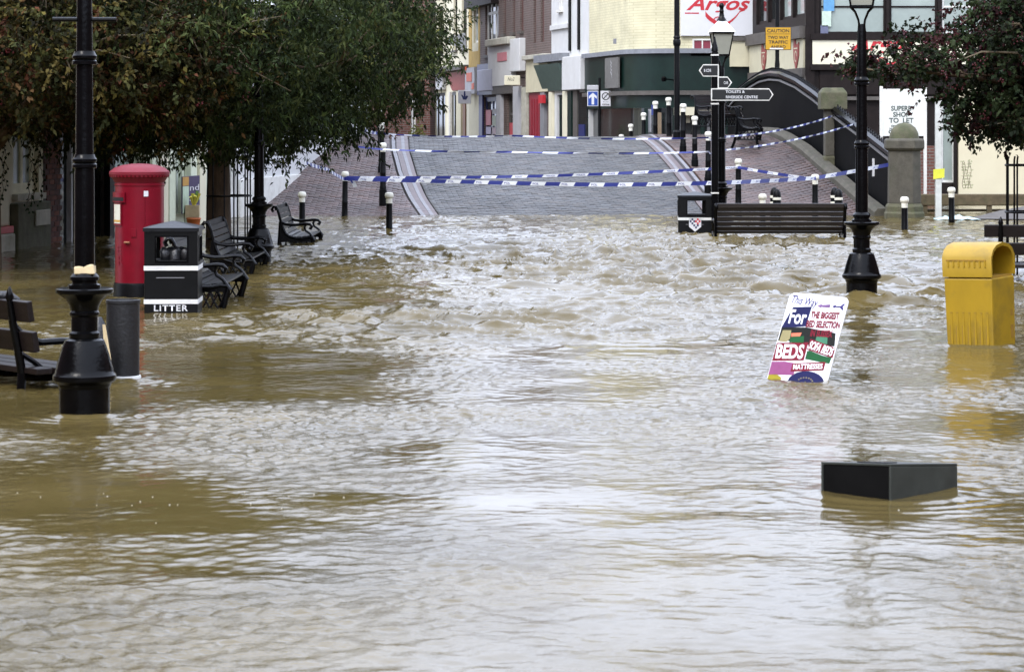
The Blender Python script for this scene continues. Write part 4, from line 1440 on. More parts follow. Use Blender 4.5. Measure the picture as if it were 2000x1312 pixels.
BPOST, BCAP = bollard_mesh()
BB = [  # px, Y, height of the foot, label
    (590, 43.9, -.33, 'white capped bollard behind the far scrolled bench'),
    (673, 48.0, -.06, 'white capped bollard where the police tape is tied at the tree side'),
    (760, 41.7, -.28, 'white capped bollard standing alone in the water before the tree side kerb'),
    (748, 49.2, .47, 'white capped bollard at the foot of the kerb line under the tree edge'),
    (745, 52.4, .86, 'second white capped bollard up the tree side kerb line'),
    (743, 55.2, 1.24, 'third white capped bollard up the tree side kerb line'),
    (744, 58.0, 1.50, 'last white capped bollard at the crest on the tree side'),
    (1442, 47.9, .18, 'white capped bollard just behind the fingerpost, tape tied below its cap'),
    (1383, 50.4, .68, 'white capped bollard on the parapet side kerb nearest the lamp'),
    (1357, 53.0, .99, 'second white capped bollard up the parapet side kerb'),
    (1334, 54.6, 1.26, 'third white capped bollard up the parapet side kerb, shorter gap to the next'),
    (1307, 57.4, 1.42, 'white capped bollard on the crest beside the tall thin pole'),
    (1280, 60.2, 1.36, 'white capped bollard just over the crest, taller of the receding four'),
    (1257, 63.0, 1.10, 'white capped bollard over the crest before the green shopfront'),
    (1232, 66.0, .82, 'white capped bollard past the crest, half its post showing'),
    (1213, 68.5, .54, 'white capped bollard of which only the cap shows over the crest'),
    (1592, 45.4, -.06, 'white capped bollard behind the end of the slatted bench, tapes tied on it'),
    (1490, 43.0, -.34, 'short showing white capped bollard behind the middle of the slatted bench'),
    (1767, 41.3, -.34, 'white capped bollard in the water before the domed stone pier'),
    (1859, 45.0, -.28, 'white capped bollard in the water before the low wooden rail'),
]
for i, (px, y, z, lab) in enumerate(BB):
    t = thing('bollard', lab, 'bollard', (wx(px, y), y, z), rotz=random.uniform(0, 6), group='black bollards with white caps')
    t.rotation_euler = (random.gauss(0, .006), random.gauss(0, .008), random.uniform(0, 6))
    put('post', BPOST, t)
    put('cap', BCAP, t)
q = MB().lathe([(.07, -.6), (.07, .50), (.062, .56), (.04, .60), (.01, .62)], IRON_D, 14).mesh('post', 40)
qb = MB().lathe([(.0725, 0), (.0725, .045)], CAPW, 14, cap=False).mesh('white_band', 40)
for px, y, lab in ((1512, 45.0, 'round topped banded black bollard, rear one of the pair behind the bench middle'), (1517.5, 43.8, 'round topped banded black bollard, front one of the pair behind the bench middle'),
                   (1630, 45.0, 'round topped banded black bollard, rear one of the pair at the bench end'), (1638, 43.8, 'round topped banded black bollard, front one of the pair at the bench end')):
    t = thing('banded_bollard', lab, 'bollard', (wx(px, y), y, 0), group='round topped bollards with two white bands')
    put('post', q, t)
    put('white_band', qb, t, (0, 0, .43))
    put('white_band', qb, t, (0, 0, .32))

# ------------------------------------------------------------------ red post box
t = thing('post_box', 'red cylindrical post box with black base standing in the flood', 'post box', (wx(272.5, 25.6), 25.6, 0), R(-12))
PBR = .243
MB().lathe([(.258, -.36), (.258, .13), (.252, .155), (.246, .16)], IRON_D, 36).build('base', t, smooth=30)
MB().lathe([(PBR, .16), (PBR, 1.12), (.250, 1.125), (.250, 1.14), (.243, 1.145), (.243, 1.155)], REDBOX, 40).build('body', t, smooth=30)
cp = MB()
cp.lathe([(.246, 1.155), (.262, 1.18), (.280, 1.205), (.294, 1.225), (.300, 1.235), (.300, 1.262), (.292, 1.268), (.25, 1.300), (.17, 1.328), (.08, 1.340), (.01, 1.343)], REDCAP, 40)
co = cp.build('cap', t, smooth=30)
dm = MB()
for k in range(44):       # dentils under the rim
    a_ = 2 * PI * k / 44
    c_, s_ = math.cos(a_), math.sin(a_)
    r0, r1, hw = .277, .296, .010
    dm.add([((r0) * c_ - s_ * hw, r0 * s_ + c_ * hw, 1.205), (r0 * c_ + s_ * hw, r0 * s_ - c_ * hw, 1.205), (r1 * c_ + s_ * hw, r1 * s_ - c_ * hw, 1.212), (r1 * c_ - s_ * hw, r1 * s_ + c_ * hw, 1.212),
            (r0 * c_ - s_ * hw, r0 * s_ + c_ * hw, 1.232), (r0 * c_ + s_ * hw, r0 * s_ - c_ * hw, 1.232), (r1 * c_ + s_ * hw, r1 * s_ - c_ * hw, 1.232), (r1 * c_ - s_ * hw, r1 * s_ + c_ * hw, 1.232)],
           [(3, 2, 1, 0), (0, 1, 5, 4), (1, 2, 6, 5), (2, 3, 7, 6), (3, 0, 4, 7)], REDBOX)
dm.build('dentils', co)


def curved(name, a0, a1, z0, z1, r0, r1, m, parent, seg=10):
    """a plate that follows the round body; angles in degrees from straight ahead (-y), positive to the right"""
    v_, f_ = [], []
    for i in range(seg + 1):
        a_ = R(a0 + (a1 - a0) * i / seg)
        sx, sy = math.sin(a_), -math.cos(a_)
        v_ += [(r0 * sx, r0 * sy, z0), (r1 * sx, r1 * sy, z0), (r1 * sx, r1 * sy, z1), (r0 * sx, r0 * sy, z1)]
    for i in range(seg):
        o_ = 4 * i
        f_ += [(o_ + 1, o_ + 5, o_ + 6, o_ + 2), (o_ + 2, o_ + 6, o_ + 7, o_ + 3), (o_, o_ + 4, o_ + 5, o_ + 1)]
    f_ += [(0, 1, 2, 3), (4 * seg + 3, 4 * seg + 2, 4 * seg + 1, 4 * seg)]
    return MB().add(v_, f_, m).build(name, parent)


A_ = 12       # the box is turned a little, so the slot sits left of centre
def deg(px):
    return math.degrees(math.asin(max(-.98, min(.98, (px - 272.5) / 47.6)))) + A_
dob = curved('door', deg(290), deg(316), .19, 1.09, PBR + .001, PBR + .007, REDBOX, t, 12)
curved('slot_hood', deg(226), deg(252), .96, 1.06, PBR + .001, PBR + .022, REDBOX, t)
curved('slot', deg(227.5), deg(250), .975, 1.01, PBR + .0225, PBR + .024, DARKHOLE, t)
nt_ = curved('notice_frame', deg(226), deg(244), .73, .955, PBR + .001, PBR + .012, REDBOX, t)
curved('notice_plate', deg(228), deg(242), .75, .94, PBR + .0125, PBR + .014, mat('notice_paper', (.62, .60, .50), .5, .08, 20), nt_)
curved('notice_stripe', deg(228), deg(242), .765, .785, PBR + .0145, PBR + .015, mat('notice_orange', (.55, .30, .05), .5), nt_)
curved('lock_plate', deg(263), deg(273), .62, .70, PBR + .001, PBR + .01, REDBOX, t)
hd = MB().tube([(-.03, -.26, .565), (.03, -.262, .565)], .011, mat('handle_rust', (.25, .09, .04), .6), 8)
hd.build('handle', t, (.0, 0, 0), (0, 0, R(-8)))
curved('white_sticker', deg(287), deg(295), 1.02, 1.075, PBR + .009, PBR + .010, SIGNW, dob, 4)
cy = []
for s, cz_, hh_ in (('E', .49, .085), ('R', .385, .10)):
    a_ = R(deg(238 + (0 if s == 'E' else 3)))
    put('royal_cipher', text_mesh(s, REDBOX, offset=.02), t, ((PBR + .004) * math.sin(a_), -(PBR + .004) * math.cos(a_), cz_), (0, 0, a_), (.075, 1, hh_))

# ------------------------------------------------------------------ litter bins (black, pyramid roof)
def litter_bin(loc, w_, ht, rotz, label, lettering=None, crest=False, kind=0):
    t_ = thing('litter_bin', label, 'litter bin', loc, rotz, group='black street litter bins with pyramid tops')
    a_ = w_ / 2
    zs0, zs1 = ht - .36, ht - .14          # openings
    ox = a_ * .60
    b_ = MB()
    b_.box(-a_, a_, -a_, a_, -.36, zs0 - .05, BLACKP)
    b_.build('body', t_, bevel=.008)
    h_ = MB()
    wall_holes = [(-ox * (.92 if kind == 0 else .75), ox, zs0, zs1)]
    for k in range(4):
        tmp = MB()
        wall_mesh(tmp, -a_, a_, zs0 - .049, ht - .09, wall_holes if k != 2 else wall_holes, BLACKP, y=-a_, reveal=.02)
        c_, s_ = math.cos(PI / 2 * k), math.sin(PI / 2 * k)
        h_.add([(x * c_ - y * s_, x * s_ + y * c_, z) for x, y, z in tmp.v], tmp.f, BLACKP)
    h_.build('hood', t_)
    rim = MB()
    for k in range(4):
        c_, s_ = math.cos(PI / 2 * k), math.sin(PI / 2 * k)
        tmp = MB()
        x0_, x1_ = wall_holes[0][0], wall_holes[0][1]
        for bx_ in ((x0_ - .012, x1_ + .012, zs1, zs1 + .012), (x0_ - .012, x1_ + .012, zs0 - .012, zs0), (x0_ - .012, x0_, zs0, zs1), (x1_, x1_ + .012, zs0, zs1)):
            tmp.box(bx_[0], bx_[1], -a_ - .008, -a_ + .006, bx_[2], bx_[3], IRON)
        rim.add([(x * c_ - y * s_, x * s_ + y * c_, z) for x, y, z in tmp.v], tmp.f, IRON)
    rim.build('opening_rim', t_)
    rf = MB()
    e_ = a_ + .012
    rf.add([(-e_, -e_, ht - .089), (e_, -e_, ht - .089), (e_, e_, ht - .089), (-e_, e_, ht - .089), (-e_, -e_, ht - .055), (e_, -e_, ht - .055), (e_, e_, ht - .055), (-e_, e_, ht - .055), (-.02, -.02, ht), (.02, -.02, ht), (.02, .02, ht), (-.02, .02, ht)],
           [(0, 1, 5, 4), (1, 2, 6, 5), (2, 3, 7, 6), (3, 0, 4, 7), (4, 5, 9, 8), (5, 6, 10, 9), (6, 7, 11, 10), (7, 4, 8, 11), (8, 9, 10, 11), (3, 2, 1, 0)], mat('bin_roof_slate', (.006, .0065, .008), .36, .3, 8, .2, 40, spec=.3))
    rf.build('roof', t_)
    bands = [zs0 - .085] + ([.088] if lettering else [])
    for zb_ in bands:
        m_ = MB()
        e_ = a_ + .004
        m_.box(-e_, e_, -e_, e_, zb_, zb_ + .042, WHITEBAND)
        m_.build('white_band', t_)
    lnr = MB()
    lnr.box(-a_ + .03, a_ - .03, -a_ + .03, a_ - .03, zs0 - .045, zs0 + .004, DARKHOLE)
    lnr.build('liner', t_)
    sl = MB()
    sl.box(-a_ * .55, a_ * .5, -a_ - .004, -a_ - .0005, zs0 - .155, zs0 - .148, GREYW)
    sl.build('door_slot', t_)
    if lettering:
        text('lettering', lettering, SIGNW, -.0, .05, .31, .056, -a_ - .003, t_, offset=.02, spacing=1.15)
    if crest:
        cr = bpy.data.objects.new('crest', None)
        m_ = MB()
        n_ = 6
        cw, ch = .17, .19
        zc = .15
        m_.prism([(-cw / 2 - .01, zc + ch / 2 + .01), (-cw / 2 - .01, zc - ch * .2), (0, zc - ch / 2 - .02), (cw / 2 + .01, zc - ch * .2), (cw / 2 + .01, zc + ch / 2 + .01)], -a_ - .004, -a_ - .0005, SIGNW)
        co_ = m_.build('crest_shield', t_)
        k_ = MB()
        for i in range(n_):
            for j in range(n_):
                x0_ = -cw / 2 + cw / n_ * i
                z0_ = zc + ch / 2 - ch / n_ * (j + 1)
                if z0_ < zc - ch / 2 + abs(x0_ + cw / n_ / 2) * .9:
                    continue
                if i >= 3 and j < 3:
                    if (i + j) % 2 == 0:
                        k_.quad((x0_, -a_ - .0055, z0_), (x0_ + cw / n_, -a_ - .0055, z0_), (x0_ + cw / n_, -a_ - .0055, z0_ + ch / n_), (x0_, -a_ - .0055, z0_ + ch / n_), REDSIGN)
                elif (i + j) % 2:
                    k_.quad((x0_, -a_ - .0055, z0_), (x0_ + cw / n_, -a_ - .0055, z0_), (x0_ + cw / n_, -a_ - .0055, z0_ + ch / n_), (x0_, -a_ - .0055, z0_ + ch / n_), mat('crest_navy', (.03, .035, .09), .5))
        k_.build('crest_checks', co_)
    return t_


litter_bin((wx(339, 23.75), 23.75, 0), .49, .84, R(2), 'black litter bin with LITTER in white, in front of the red post box', lettering='LITTER')
litter_bin((wx(1357, 40.6), 40.6, 0), .53, .66, R(-3), 'black litter bin with a checked crest beside the slatted bench', crest=True, kind=1)
# crumpled rubbish seen in the opening
q = MB()
for k in range(5):
    q.lathe([(.01, 0), (.05, .02), (.055, .10), (.02, .13)], mat('bin_bag', (.02, .02, .022), .3, .3, 20, .6, 60), 9, (wx(345, 23.7) + (k - 2) * .05, 23.62 + random.uniform(-.05, .1)))
q.v = [(x + random.uniform(-.012, .012), y, z + .47 + random.uniform(-.01, .01)) for x, y, z in q.v]
tag(q.build('rubbish_bag', smooth=60), 'dark crumpled rubbish showing in the opening of the LITTER bin', 'rubbish')

# round black bin behind the nearest lamp
t = thing('round_bin', 'round black bin with white foot ring behind the nearest street lamp', 'litter bin', (wx(236, 17.35), 17.45, 0))
MB().lathe([(.108, -.34), (.111, .02), (.113, .52), (.118, .525), (.118, .545), (.11, .548), (.104, .52), (.1, .3)], mat('round_bin_black', (.010, .010, .011), .5, .3, 20, .3, 50), 26, cap=False).build('body', t, smooth=30)
MB().lathe([(.10, .44), (.02, .445)], DARKHOLE, 20).build('liner', t)
MB().lathe([(.118, .005), (.123, .012), (.120, .03), (.112, .032)], WHITEBAND, 26, cap=False).build('foot_ring', t, smooth=40)
# black sack and paper strip wedged beside it
t = thing('rubbish_sack', 'small black sack with pale letters wedged between lamp and round bin', 'sack', (wx(196, 17.2), 17.15, .14))
q = MB().lathe([(.04, -.12), (.075, -.08), (.085, .08), (.07, .20), (.045, .27), (.02, .31)], mat('sack_black', (.012, .012, .013), .35, .3, 14, .5, 40), 14)
q.v = [(x * (1 + .12 * math.sin(9 * z + 3 * x * 20)), y, z) for x, y, z in q.v]
q.build('sack', t, smooth=50)
text('lettering', 'BY', SIGNW, .028, .075, .045, .03, -.093, t)
q = MB()
q.add([(0, 0, .30), (.022, -.01, .30), (.062, -.02, .07), (.052, -.03, .0), (.028, -.02, .06), (.008, 0, .2)], [(0, 5, 4, 3, 2, 1)], CARD)
tag(q.build('paper_strip', None, (wx(199, 17.0), 17.02, .11)), 'torn brown paper strip hanging beside the round bin', 'paper')

# ------------------------------------------------------------------ yellow bin
t = thing('yellow_bin', 'weathered yellow plastic bin with curved hood standing in the flood', 'litter bin', (wx(1924, 20.1), 20.25, 0), R(-27), rot=(R(1.5), R(-1.6), R(-37)))
w_, d_ = .415, .40
a_, c_ = w_ / 2, d_ / 2
q = MB()
q.add([(-a_ * .95, -c_ * .95, -.34), (a_ * .95, -c_ * .95, -.34), (a_ * .95, c_ * .95, -.34), (-a_ * .95, c_ * .95, -.34), (-a_, -c_, .535), (a_, -c_, .535), (a_, c_, .535), (-a_, c_, .535)],
      [(3, 2, 1, 0), (4, 5, 6, 7), (0, 1, 5, 4), (1, 2, 6, 5), (2, 3, 7, 6), (3, 0, 4, 7)], YELLOW)
q.build('body', t, bevel=.012)
# hood: arched over y, open towards +x
HZ = .545
prof = [(-c_ - .006, HZ), (-c_ - .006, .70), (-c_ + .03, .755), (-c_ + .09, .79), (0, .808), (c_ - .09, .79), (c_ - .03, .755), (c_ + .006, .70), (c_ + .006, HZ)]
prin = [(y * .88, HZ + (z - HZ) * .90) for y, z in prof]
q = MB()
n = len(prof)
xa, xb = -a_ - .006, a_ + .006
v = [(xa, y, z) for y, z in prof] + [(xb, y, z) for y, z in prof] + [(xa + .03, y, z) for y, z in prin] + [(xb - .004, y, z) for y, z in prin]
f = []
for i in range(n - 1):
    f += [(i, n + i, n + i + 1, i + 1), (2 * n + i + 1, 3 * n + i + 1, 3 * n + i, 2 * n + i), (n + i, 3 * n + i, 3 * n + i + 1, n + i + 1)]
f.append(tuple(range(n - 1, -1, -1))[::-1])
f.append(tuple(2 * n + i for i in range(n))[::-1])
q.add(v, f, YELLOW)
q.build('hood', t, smooth=35)
MB().box(-a_ + .03, a_ - .012, -c_ + .02, c_ - .02, .5355, .548, YELLOWIN).build('shelf', t)
q = MB()
q.box(-a_ * .85, a_ * .8, -c_ - .011, -c_ - .0065, .672, .682, YELLOWIN)
for k in range(8):
    x_ = -a_ * .8 + k * a_ * .22
    q.box(x_, x_ + .012, -c_ - .0135, -c_ - .0065, .625, .671, YELLOW)
q.build('hood_ribs', t)
for k in range(7):
    x_ = -a_ * .78 + k * a_ * .25
    q = MB()
    q.box(x_, x_ + .016, -.006, .006, -.1, .26, YELLOW)
    q.box(x_ - .008, x_ - .001, -.002, .002, -.1, .255, mat('rib_edge_dark', (.25, .15, .02), .7))  # darker strips beside and above each rib
    q.box(x_, x_ + .018, -.008, .004, .262, .268, mat('rib_edge_dark', (.25, .15, .02), .7))
    q.build('rib', t, (0, -c_ * .978, .0), (R(-.65), 0, 0))
q = MB()
for z0_ in (.05, .22):
    q.box(a_ * .955, a_ * .985, c_ * .55, c_ * .8, z0_, z0_ + .1, YELLOWIN)
q.build('hinge', t)

# ------------------------------------------------------------------ tilted advertising board
t = thing('advert_board', 'tilted white board advertising BEDS and SOFA BEDS, half sunk in the flood', 'sign', (wx(1556, 17.35), 17.35, -.01))
ru = Vector((.888 * .998, -.459, -.888 * .062)).normalized()
uu = Vector((.888 * .325, .459, .888 * .946)).normalized()
uu = (uu - ru * uu.dot(ru)).normalized()
nn_ = uu.cross(ru)
t.rotation_euler = Matrix((ru, nn_, uu)).transposed().to_euler()
t.scale = (1.12, 1.12, 1.12)
BW, BH0, BH1 = .385, -.32, .605
pts = []
rc = .035
for (cx_, cz_, a0) in ((BW / 2 - rc, BH1 - rc, 0), (-BW / 2 + rc, BH1 - rc, 90), (-BW / 2 + rc, BH0 + rc, 180), (BW / 2 - rc, BH0 + rc, 270)):
    for k in range(6):
        a_ = R(a0 + 18 * k)
        pts.append((cx_ + rc * math.cos(a_), cz_ + rc * math.sin(a_)))
MB().prism(pts, -.006, .006, SIGNW).build('panel', t)
PV = mat('print_violet', (0.0304, 0.0215, 0.1144), .5, spec=.1)
PR_ = mat('print_red', (0.1502, 0.0054, 0.0179), .5, spec=.1)
PG = mat('print_green', (0.0072, 0.0715, 0.0215), .5, spec=.1)
PN = mat('print_navy', (0.0072, 0.0090, 0.0572), .5, spec=.1)
PK = mat('print_pink', (0.2217, 0.0572, 0.1502), .5, spec=.1)
PY = mat('print_yellow', (0.2681, 0.2217, 0.0179), .5, spec=.1)
PBK = mat('print_black', (0.0065, 0.0078, 0.0065), .5, spec=.1)
PM = mat('print_mint', (0.0429, 0.1502, 0.0858), .5, spec=.1)
PCREAM = mat('print_cream', (0.2574, 0.2217, 0.1073), .5, spec=.1)
fy = -.0068


def patch(name, pts_, m_, lay=0):
    y_ = fy - .0006 * lay
    return MB().add([(x, y_, z) for x, z in pts_], [tuple(range(len(pts_)))], m_).build(name, t)


TILT = 0.0
text('lettering', 'This Way', PV, -.085, .545, .175, .075, fy, t, rot=R(4), shear=.2, offset=.018)
patch('arrow_print', [(.0, .53), (.03, .545), (.03, .538), (.085, .548), (.085, .522), (.03, .523), (.03, .515)], mat('print_lilac', (0.1502, 0.0786, 0.1859), .5, spec=.1))
patch('arrow_print', [(.095, .535), (.12, .548), (.12, .54), (.15, .542), (.165, .56), (.178, .56), (.166, .538), (.178, .515), (.165, .515), (.15, .53), (.12, .53), (.12, .522)], PV)
patch('print_block', [(-.19, .355), (-.035, .38), (-.03, .52), (-.15, .505)], PN)
text('lettering', 'For', SIGNW, -.10, .44, .11, .10, fy - .0014, t, rot=R(-2), offset=.02)
text('lettering', 'THE BIGGEST\nBED SELECTION\nIN SUSSEX', PR_, .072, .405, .215, .175, fy - .002, t, rot=R(-3), offset=.045)
patch('print_block', [(-.188, .36), (-.03, .375), (.165, .355), (.18, .265), (.02, .255), (-.06, .275), (-.188, .265)], PBK)
patch('print_block', [(-.175, .34), (-.12, .345), (-.115, .29), (-.13, .262), (-.18, .262)], PCREAM, 1)
patch('print_block', [(-.11, .30), (-.03, .315), (-.02, .265), (-.115, .262)], PG, 1)
patch('print_block', [(-.115, .325), (-.05, .335), (-.055, .31), (-.11, .302)], ORANGE, 2)
patch('print_block', [(.05, .32), (.12, .325), (.13, .275), (.05, .27)], PM, 1)
patch('print_block', [(-.19, .125), (.01, .15), (.008, .275), (-.19, .25)], PR_, 1)
text('lettering', 'BEDS', SIGNW, -.092, .20, .175, .10, fy - .0022, t, rot=R(-5), offset=.028)
patch('print_block', [(.012, .225), (.186, .185), (.188, .255), (.016, .30)], PR_, 2)
text('lettering', 'SOFA BEDS', SIGNW, .10, .241, .165, .058, fy - .0026, t, rot=R(13), offset=.024)
patch('print_block', [(.015, .16), (.175, .145), (.18, .187), (.12, .195), (.03, .22), (.015, .215)], PG, 1)
patch('print_block', [(-.19, .03), (-.03, .045), (-.03, .125), (-.11, .13), (-.19, .12)], PK, 1)
patch('print_block', [(-.055, .066), (.15, .098), (.15, .155), (-.055, .122)], PR_, 2)
text('lettering', 'MATTRESSES', SIGNW, .047, .111, .185, .036, fy - .0026, t, rot=R(-8), offset=.022)
patch('print_block', [(-.188, -.03), (-.11, -.03), (-.10, .02), (-.14, .04), (-.188, .03)], PY, 1)
pe = [(  .06 + .118 * math.cos(R(k)), .0 + .082 * math.sin(R(k))) for k in range(0, 360, 18)]
patch('print_oval', pe, PN, 1)
patch('print_block', [(-.04, -.04), (.15, -.02), (.14, -.045), (-.03, -.065)], REDSIGN, 2)
for k in range(7):
    a_ = R(30 + 20 * k)
    x_, z_ = .055 + .05 * math.cos(a_), .002 + .034 * math.sin(a_)
    patch('star_print', [(x_ - .005, z_), (x_, z_ - .005), (x_ + .005, z_), (x_, z_ + .006)], PCREAM, 3)
patch('star_print', [(.035, -.015), (.048, -.01), (.055, .012), (.062, -.01), (.075, -.015), (.055, -.04)], PY, 3)

# ------------------------------------------------------------------ floating box
L1, L2 = .41, .53
o = thing('floating_box', 'x', 'box', (wx(1740, 11.88), 11.88, 0))
BOXG = mat('box_grey_green', (.038, .042, .037), .45, .3, 4, .15, 30, dirt=(.022, .022, .018), dirt_amt=.8, spec=.25)
q = MB()
zb, zt, th = -.13, .168, .012
q.box(0, L2, 0, L1, zt - th, zt, BOXG)
q.box(0, L2, 0, th, zb, zt - th - .0005, BOXG)
q.box(0, L2, L1 - th, L1, zb, zt - th - .0005, BOXG)
q.box(L2 - th, L2, th + .0005, L1 - th - .0005, zb, zt - th - .0005, BOXG)
q.box(.012, L2 - th - .0005, th + .0005, L1 - th - .0005, zb, zb + th, BOXG)
q.build('casing', o, bevel=.003)
q = MB()
q.box(.004, .02, th + .001, L1 - th - .001, zb, zt - th - .001, mat('box_front_black', (.004, .004, .004), .5, .3, 6, spec=.1))
q.build('front_panel', o)
q = MB()
q.box(.03, .13, .06, .22, zt + .001, zt + .006, mat('box_top_patch', (.012, .012, .012), .5, .3, 6))
q.build('top_plate', o)
o.rotation_euler = (Matrix.Rotation(R(-6.5), 4, 'X') @ Matrix.Rotation(R(0.8), 4, 'Y') @ Matrix.Rotation(R(45), 4, 'Z')).to_euler()
tag(o, 'dark rectangular box floating corner first in the open flood water', 'box')

# ------------------------------------------------------------------ benches
def scroll_bench(loc, rotz, label, L=1.6, slat=WOODDK, group='cast iron benches with scrolled ends'):
    """local x = the way the sitter faces, y = along the seat, z up from the flooded paving"""
    t_ = thing('iron_bench', label, 'bench', loc, rotz, group=group)
    back = [(-.01, .80), (-.03, .84), (-.005, .875), (.035, .87), (.055, .83), (.075, .76), (.10, .66), (.13, .57), (.17, .49), (.22, .445)]
    seat = [(.22, .445), (.32, .415), (.42, .415), (.50, .435), (.56, .43), (.585, .39)]
    arm = [(.095, .66), (.16, .625), (.26, .612), (.36, .618), (.46, .63), (.52, .622), (.55, .59), (.535, .56), (.51, .575)]
    arms = [(.47, .625), (.44, .58), (.46, .53), (.52, .49), (.555, .44)]
    leg1 = [(.10, .66), (.09, .50), (.075, .30), (.03, .12), (-.02, 0)]
    leg2 = [(.57, .42), (.545, .32), (.515, .20), (.53, .08), (.57, 0)]
    for y_ in (0.0, L):
        e_ = MB()
        for pl, rr_ in ((back, .021), (seat, .022), (arm, .021), (arms, .017), (leg1, .024), (leg2, .024)):
            e_.tube([(x, y_, z) for x, z in pl], rr_, IRON, 8, flat=1.25)
        # solid web between back, leg and seat
        e_.prism([(.095, .62), (.085, .42), (.085, .36), (.20, .37), (.50, .37), (.55, .36), (.55, .42), (.42, .41), (.32, .41), (.22, .44), (.15, .52)], y_ - .012, y_ + .012, IRON)
        # lattice below the seat
        for k in range(6):
            x0_ = .09 + .075 * k
            e_.tube([(x0_, y_, .37), (min(x0_ + .10, .54), y_, .18)], .009, IRON, 5)
            e_.tube([(x0_ + .09, y_, .37), (max(x0_ - .01, .06), y_, .18)], .009, IRON, 5)
        e_.tube([(.06, y_, .18), (.52, y_, .18)], .014, IRON, 6)
        e_.build('end_frame', t_, smooth=45)
    bk = [(.005, .855, 80), (.048, .80, 75), (.070, .73, 74), (.092, .655, 72), (.12, .58, 66), (.155, .51, 55)]
    for x, z, an in bk:
        s_ = MB()
        s_.box(-.033, .033, .02, L - .02, -.011, .011, slat)
        s_.build('back_slat', t_, (x + .012, 0, z), (0, R(an), 0), bevel=.004)
    for x, z, an in ((.215, .452, 16), (.29, .430, 10), (.365, .425, 0), (.44, .432, -6), (.515, .442, -4)):
        s_ = MB()
        s_.box(-.032, .032, .02, L - .02, -.011, .011, slat)
        s_.build('seat_slat', t_, (x, 0, z + .01), (0, R(an), 0), bevel=.004)
    return t_


GZ = -.34
scroll_bench((wx(328, 24.2), 24.2, GZ + .12), R(0), 'black scrolled iron bench partly hidden behind the LITTER bin')
scroll_bench((wx(400, 29.7), 29.7, GZ + .06), R(0), 'black scrolled iron bench between the tree guard and the street lamp')
scroll_bench((wx(535, 37.0), 37.0, GZ - .0), R(0), 'black scrolled iron bench standing farthest out by the submerged bollards')
scroll_bench((wx(1648, 38.4), 38.2, GZ), R(90), 'long slatted bench seen from behind beside the crested bin', L=1.93, slat=mat('bench_wood_grey', (.026, .021, .020), .4, .3, 20, .3, 90, stretch=(1, .15, 1)))
scroll_bench((wx(1431, 55.0), 55.0, road_z(55) + .06), R(-8), 'iron bench on the dry pavement facing the parapet', L=1.5)
scroll_bench((wx(1352, 58.2), 58.2, road_z(58.2) + .06), R(-40), 'slatted bench glimpsed behind the lamp on the bridge crest', L=1.2, slat=WOODBR)


def plank_bench(loc, rotz, label, L=1.7):
    t_ = thing('plank_bench', label, 'bench', loc, rotz, group='benches with wide timber planks')
    for k, y_ in enumerate((.18, .58, L - .18)):
        e_ = MB()
        up = [(.0, .44), (-.03, .60), (-.07, .78), (-.095, .93)]
        e_.tube([(x, y_, z) for x, z in up], [.03, .03, .028, .02], IRON, 8)
        e_.lathe([(.024, .93), (.03, .95), (.018, .99), (.004, 1.02)], IRON, 8, (-.095, y_))
        e_.tube([(.0, y_, .46), (-.02, y_, .2), (-.06, y_, 0)], .03, IRON, 8)
        e_.tube([(.42, y_, .44), (.40, y_, .25), (.45, y_, 0)], .03, IRON, 8)
        e_.tube([(.0, y_, .42), (.2, y_, .405), (.43, y_, .42)], .026, IRON, 8)
        if k != 1:
            e_.tube([(-.06, y_, .76), (.02, y_, .68), (.14, y_, .64), (.30, y_, .64), (.42, y_, .63), (.46, y_, .58), (.43, y_, .55)], .024, IRON, 8)
            e_.tube([(.40, y_, .62), (.37, y_, .54), (.42, y_, .44)], .02, IRON, 8)
            e_.tube([(-.02, y_, .58), (.08, y_, .52), (.2, y_, .43)], .018, IRON, 8)
        e_.build('iron_frame', t_, smooth=45)
    for x, z, an in ((-.045, .86, 80), (-.005, .66, 80)):
        s_ = MB()
        s_.box(-.068, .068, 0, L, -.022, .022, WOODBR)
        s_.build('back_plank', t_, (x, 0, z), (0, R(an), 0), bevel=.006)
    for x in (.06, .20, .34):
        s_ = MB()
        s_.box(-.06, .06, 0, L, -.02, .02, WOODBR)
        s_.build('seat_plank', t_, (x, 0, .465), bevel=.006)
    return t_


plank_bench((wx(66, 16.6), 16.7, GZ), R(42), 'dark plank bench cut by the frame edge behind the nearest street lamp')
plank_bench((wx(1908, 28.8) + 1.75, 28.2, GZ + .03), R(80), 'dark plank bench at the frame edge beyond the yellow bin', L=1.75)
# rucksack-like dark bundle lying over the back of the near bench
q = MB()
q.tube([(0, 0, 0), (.05, .02, .03), (.12, .03, .03), (.19, .02, 0)], [.02, .032, .032, .014], mat('bundle_black', (.012, .012, .014), .4, .3, 20, .5, 60), 8)
tag(q.build('dark_bundle', None, (wx(-22, 16.9), 16.95, .575), smooth=60), 'small dark bundle lying over the back of the nearest plank bench', 'bundle')

# ------------------------------------------------------------------ signs and poles
t = thing('fingerpost', 'black fingerpost with white edged pointing boards beside the lantern', 'signpost', (wx(1396, 40.2), 40.2, 0))
q = MB()
q.box(-.052, .052, -.05, .05, -.36, wz(98, 40.2) - .03, IRON)
q.build('post', t, bevel=.01)
MB().lathe([(.03, wz(103, 40.2)), (.055, wz(100, 40.2)), (.05, wz(94, 40.2)), (.02, wz(80, 40.2)), (.008, wz(72, 40.2))], IRON, 12).build('finial', t, smooth=40)
for zz in (wz(108, 40.2), wz(203, 40.2), wz(377, 40.2)):
    MB().box(-.06, .06, -.058, .058, zz - .011, zz + .011, WHITEP).build('white_band', t)


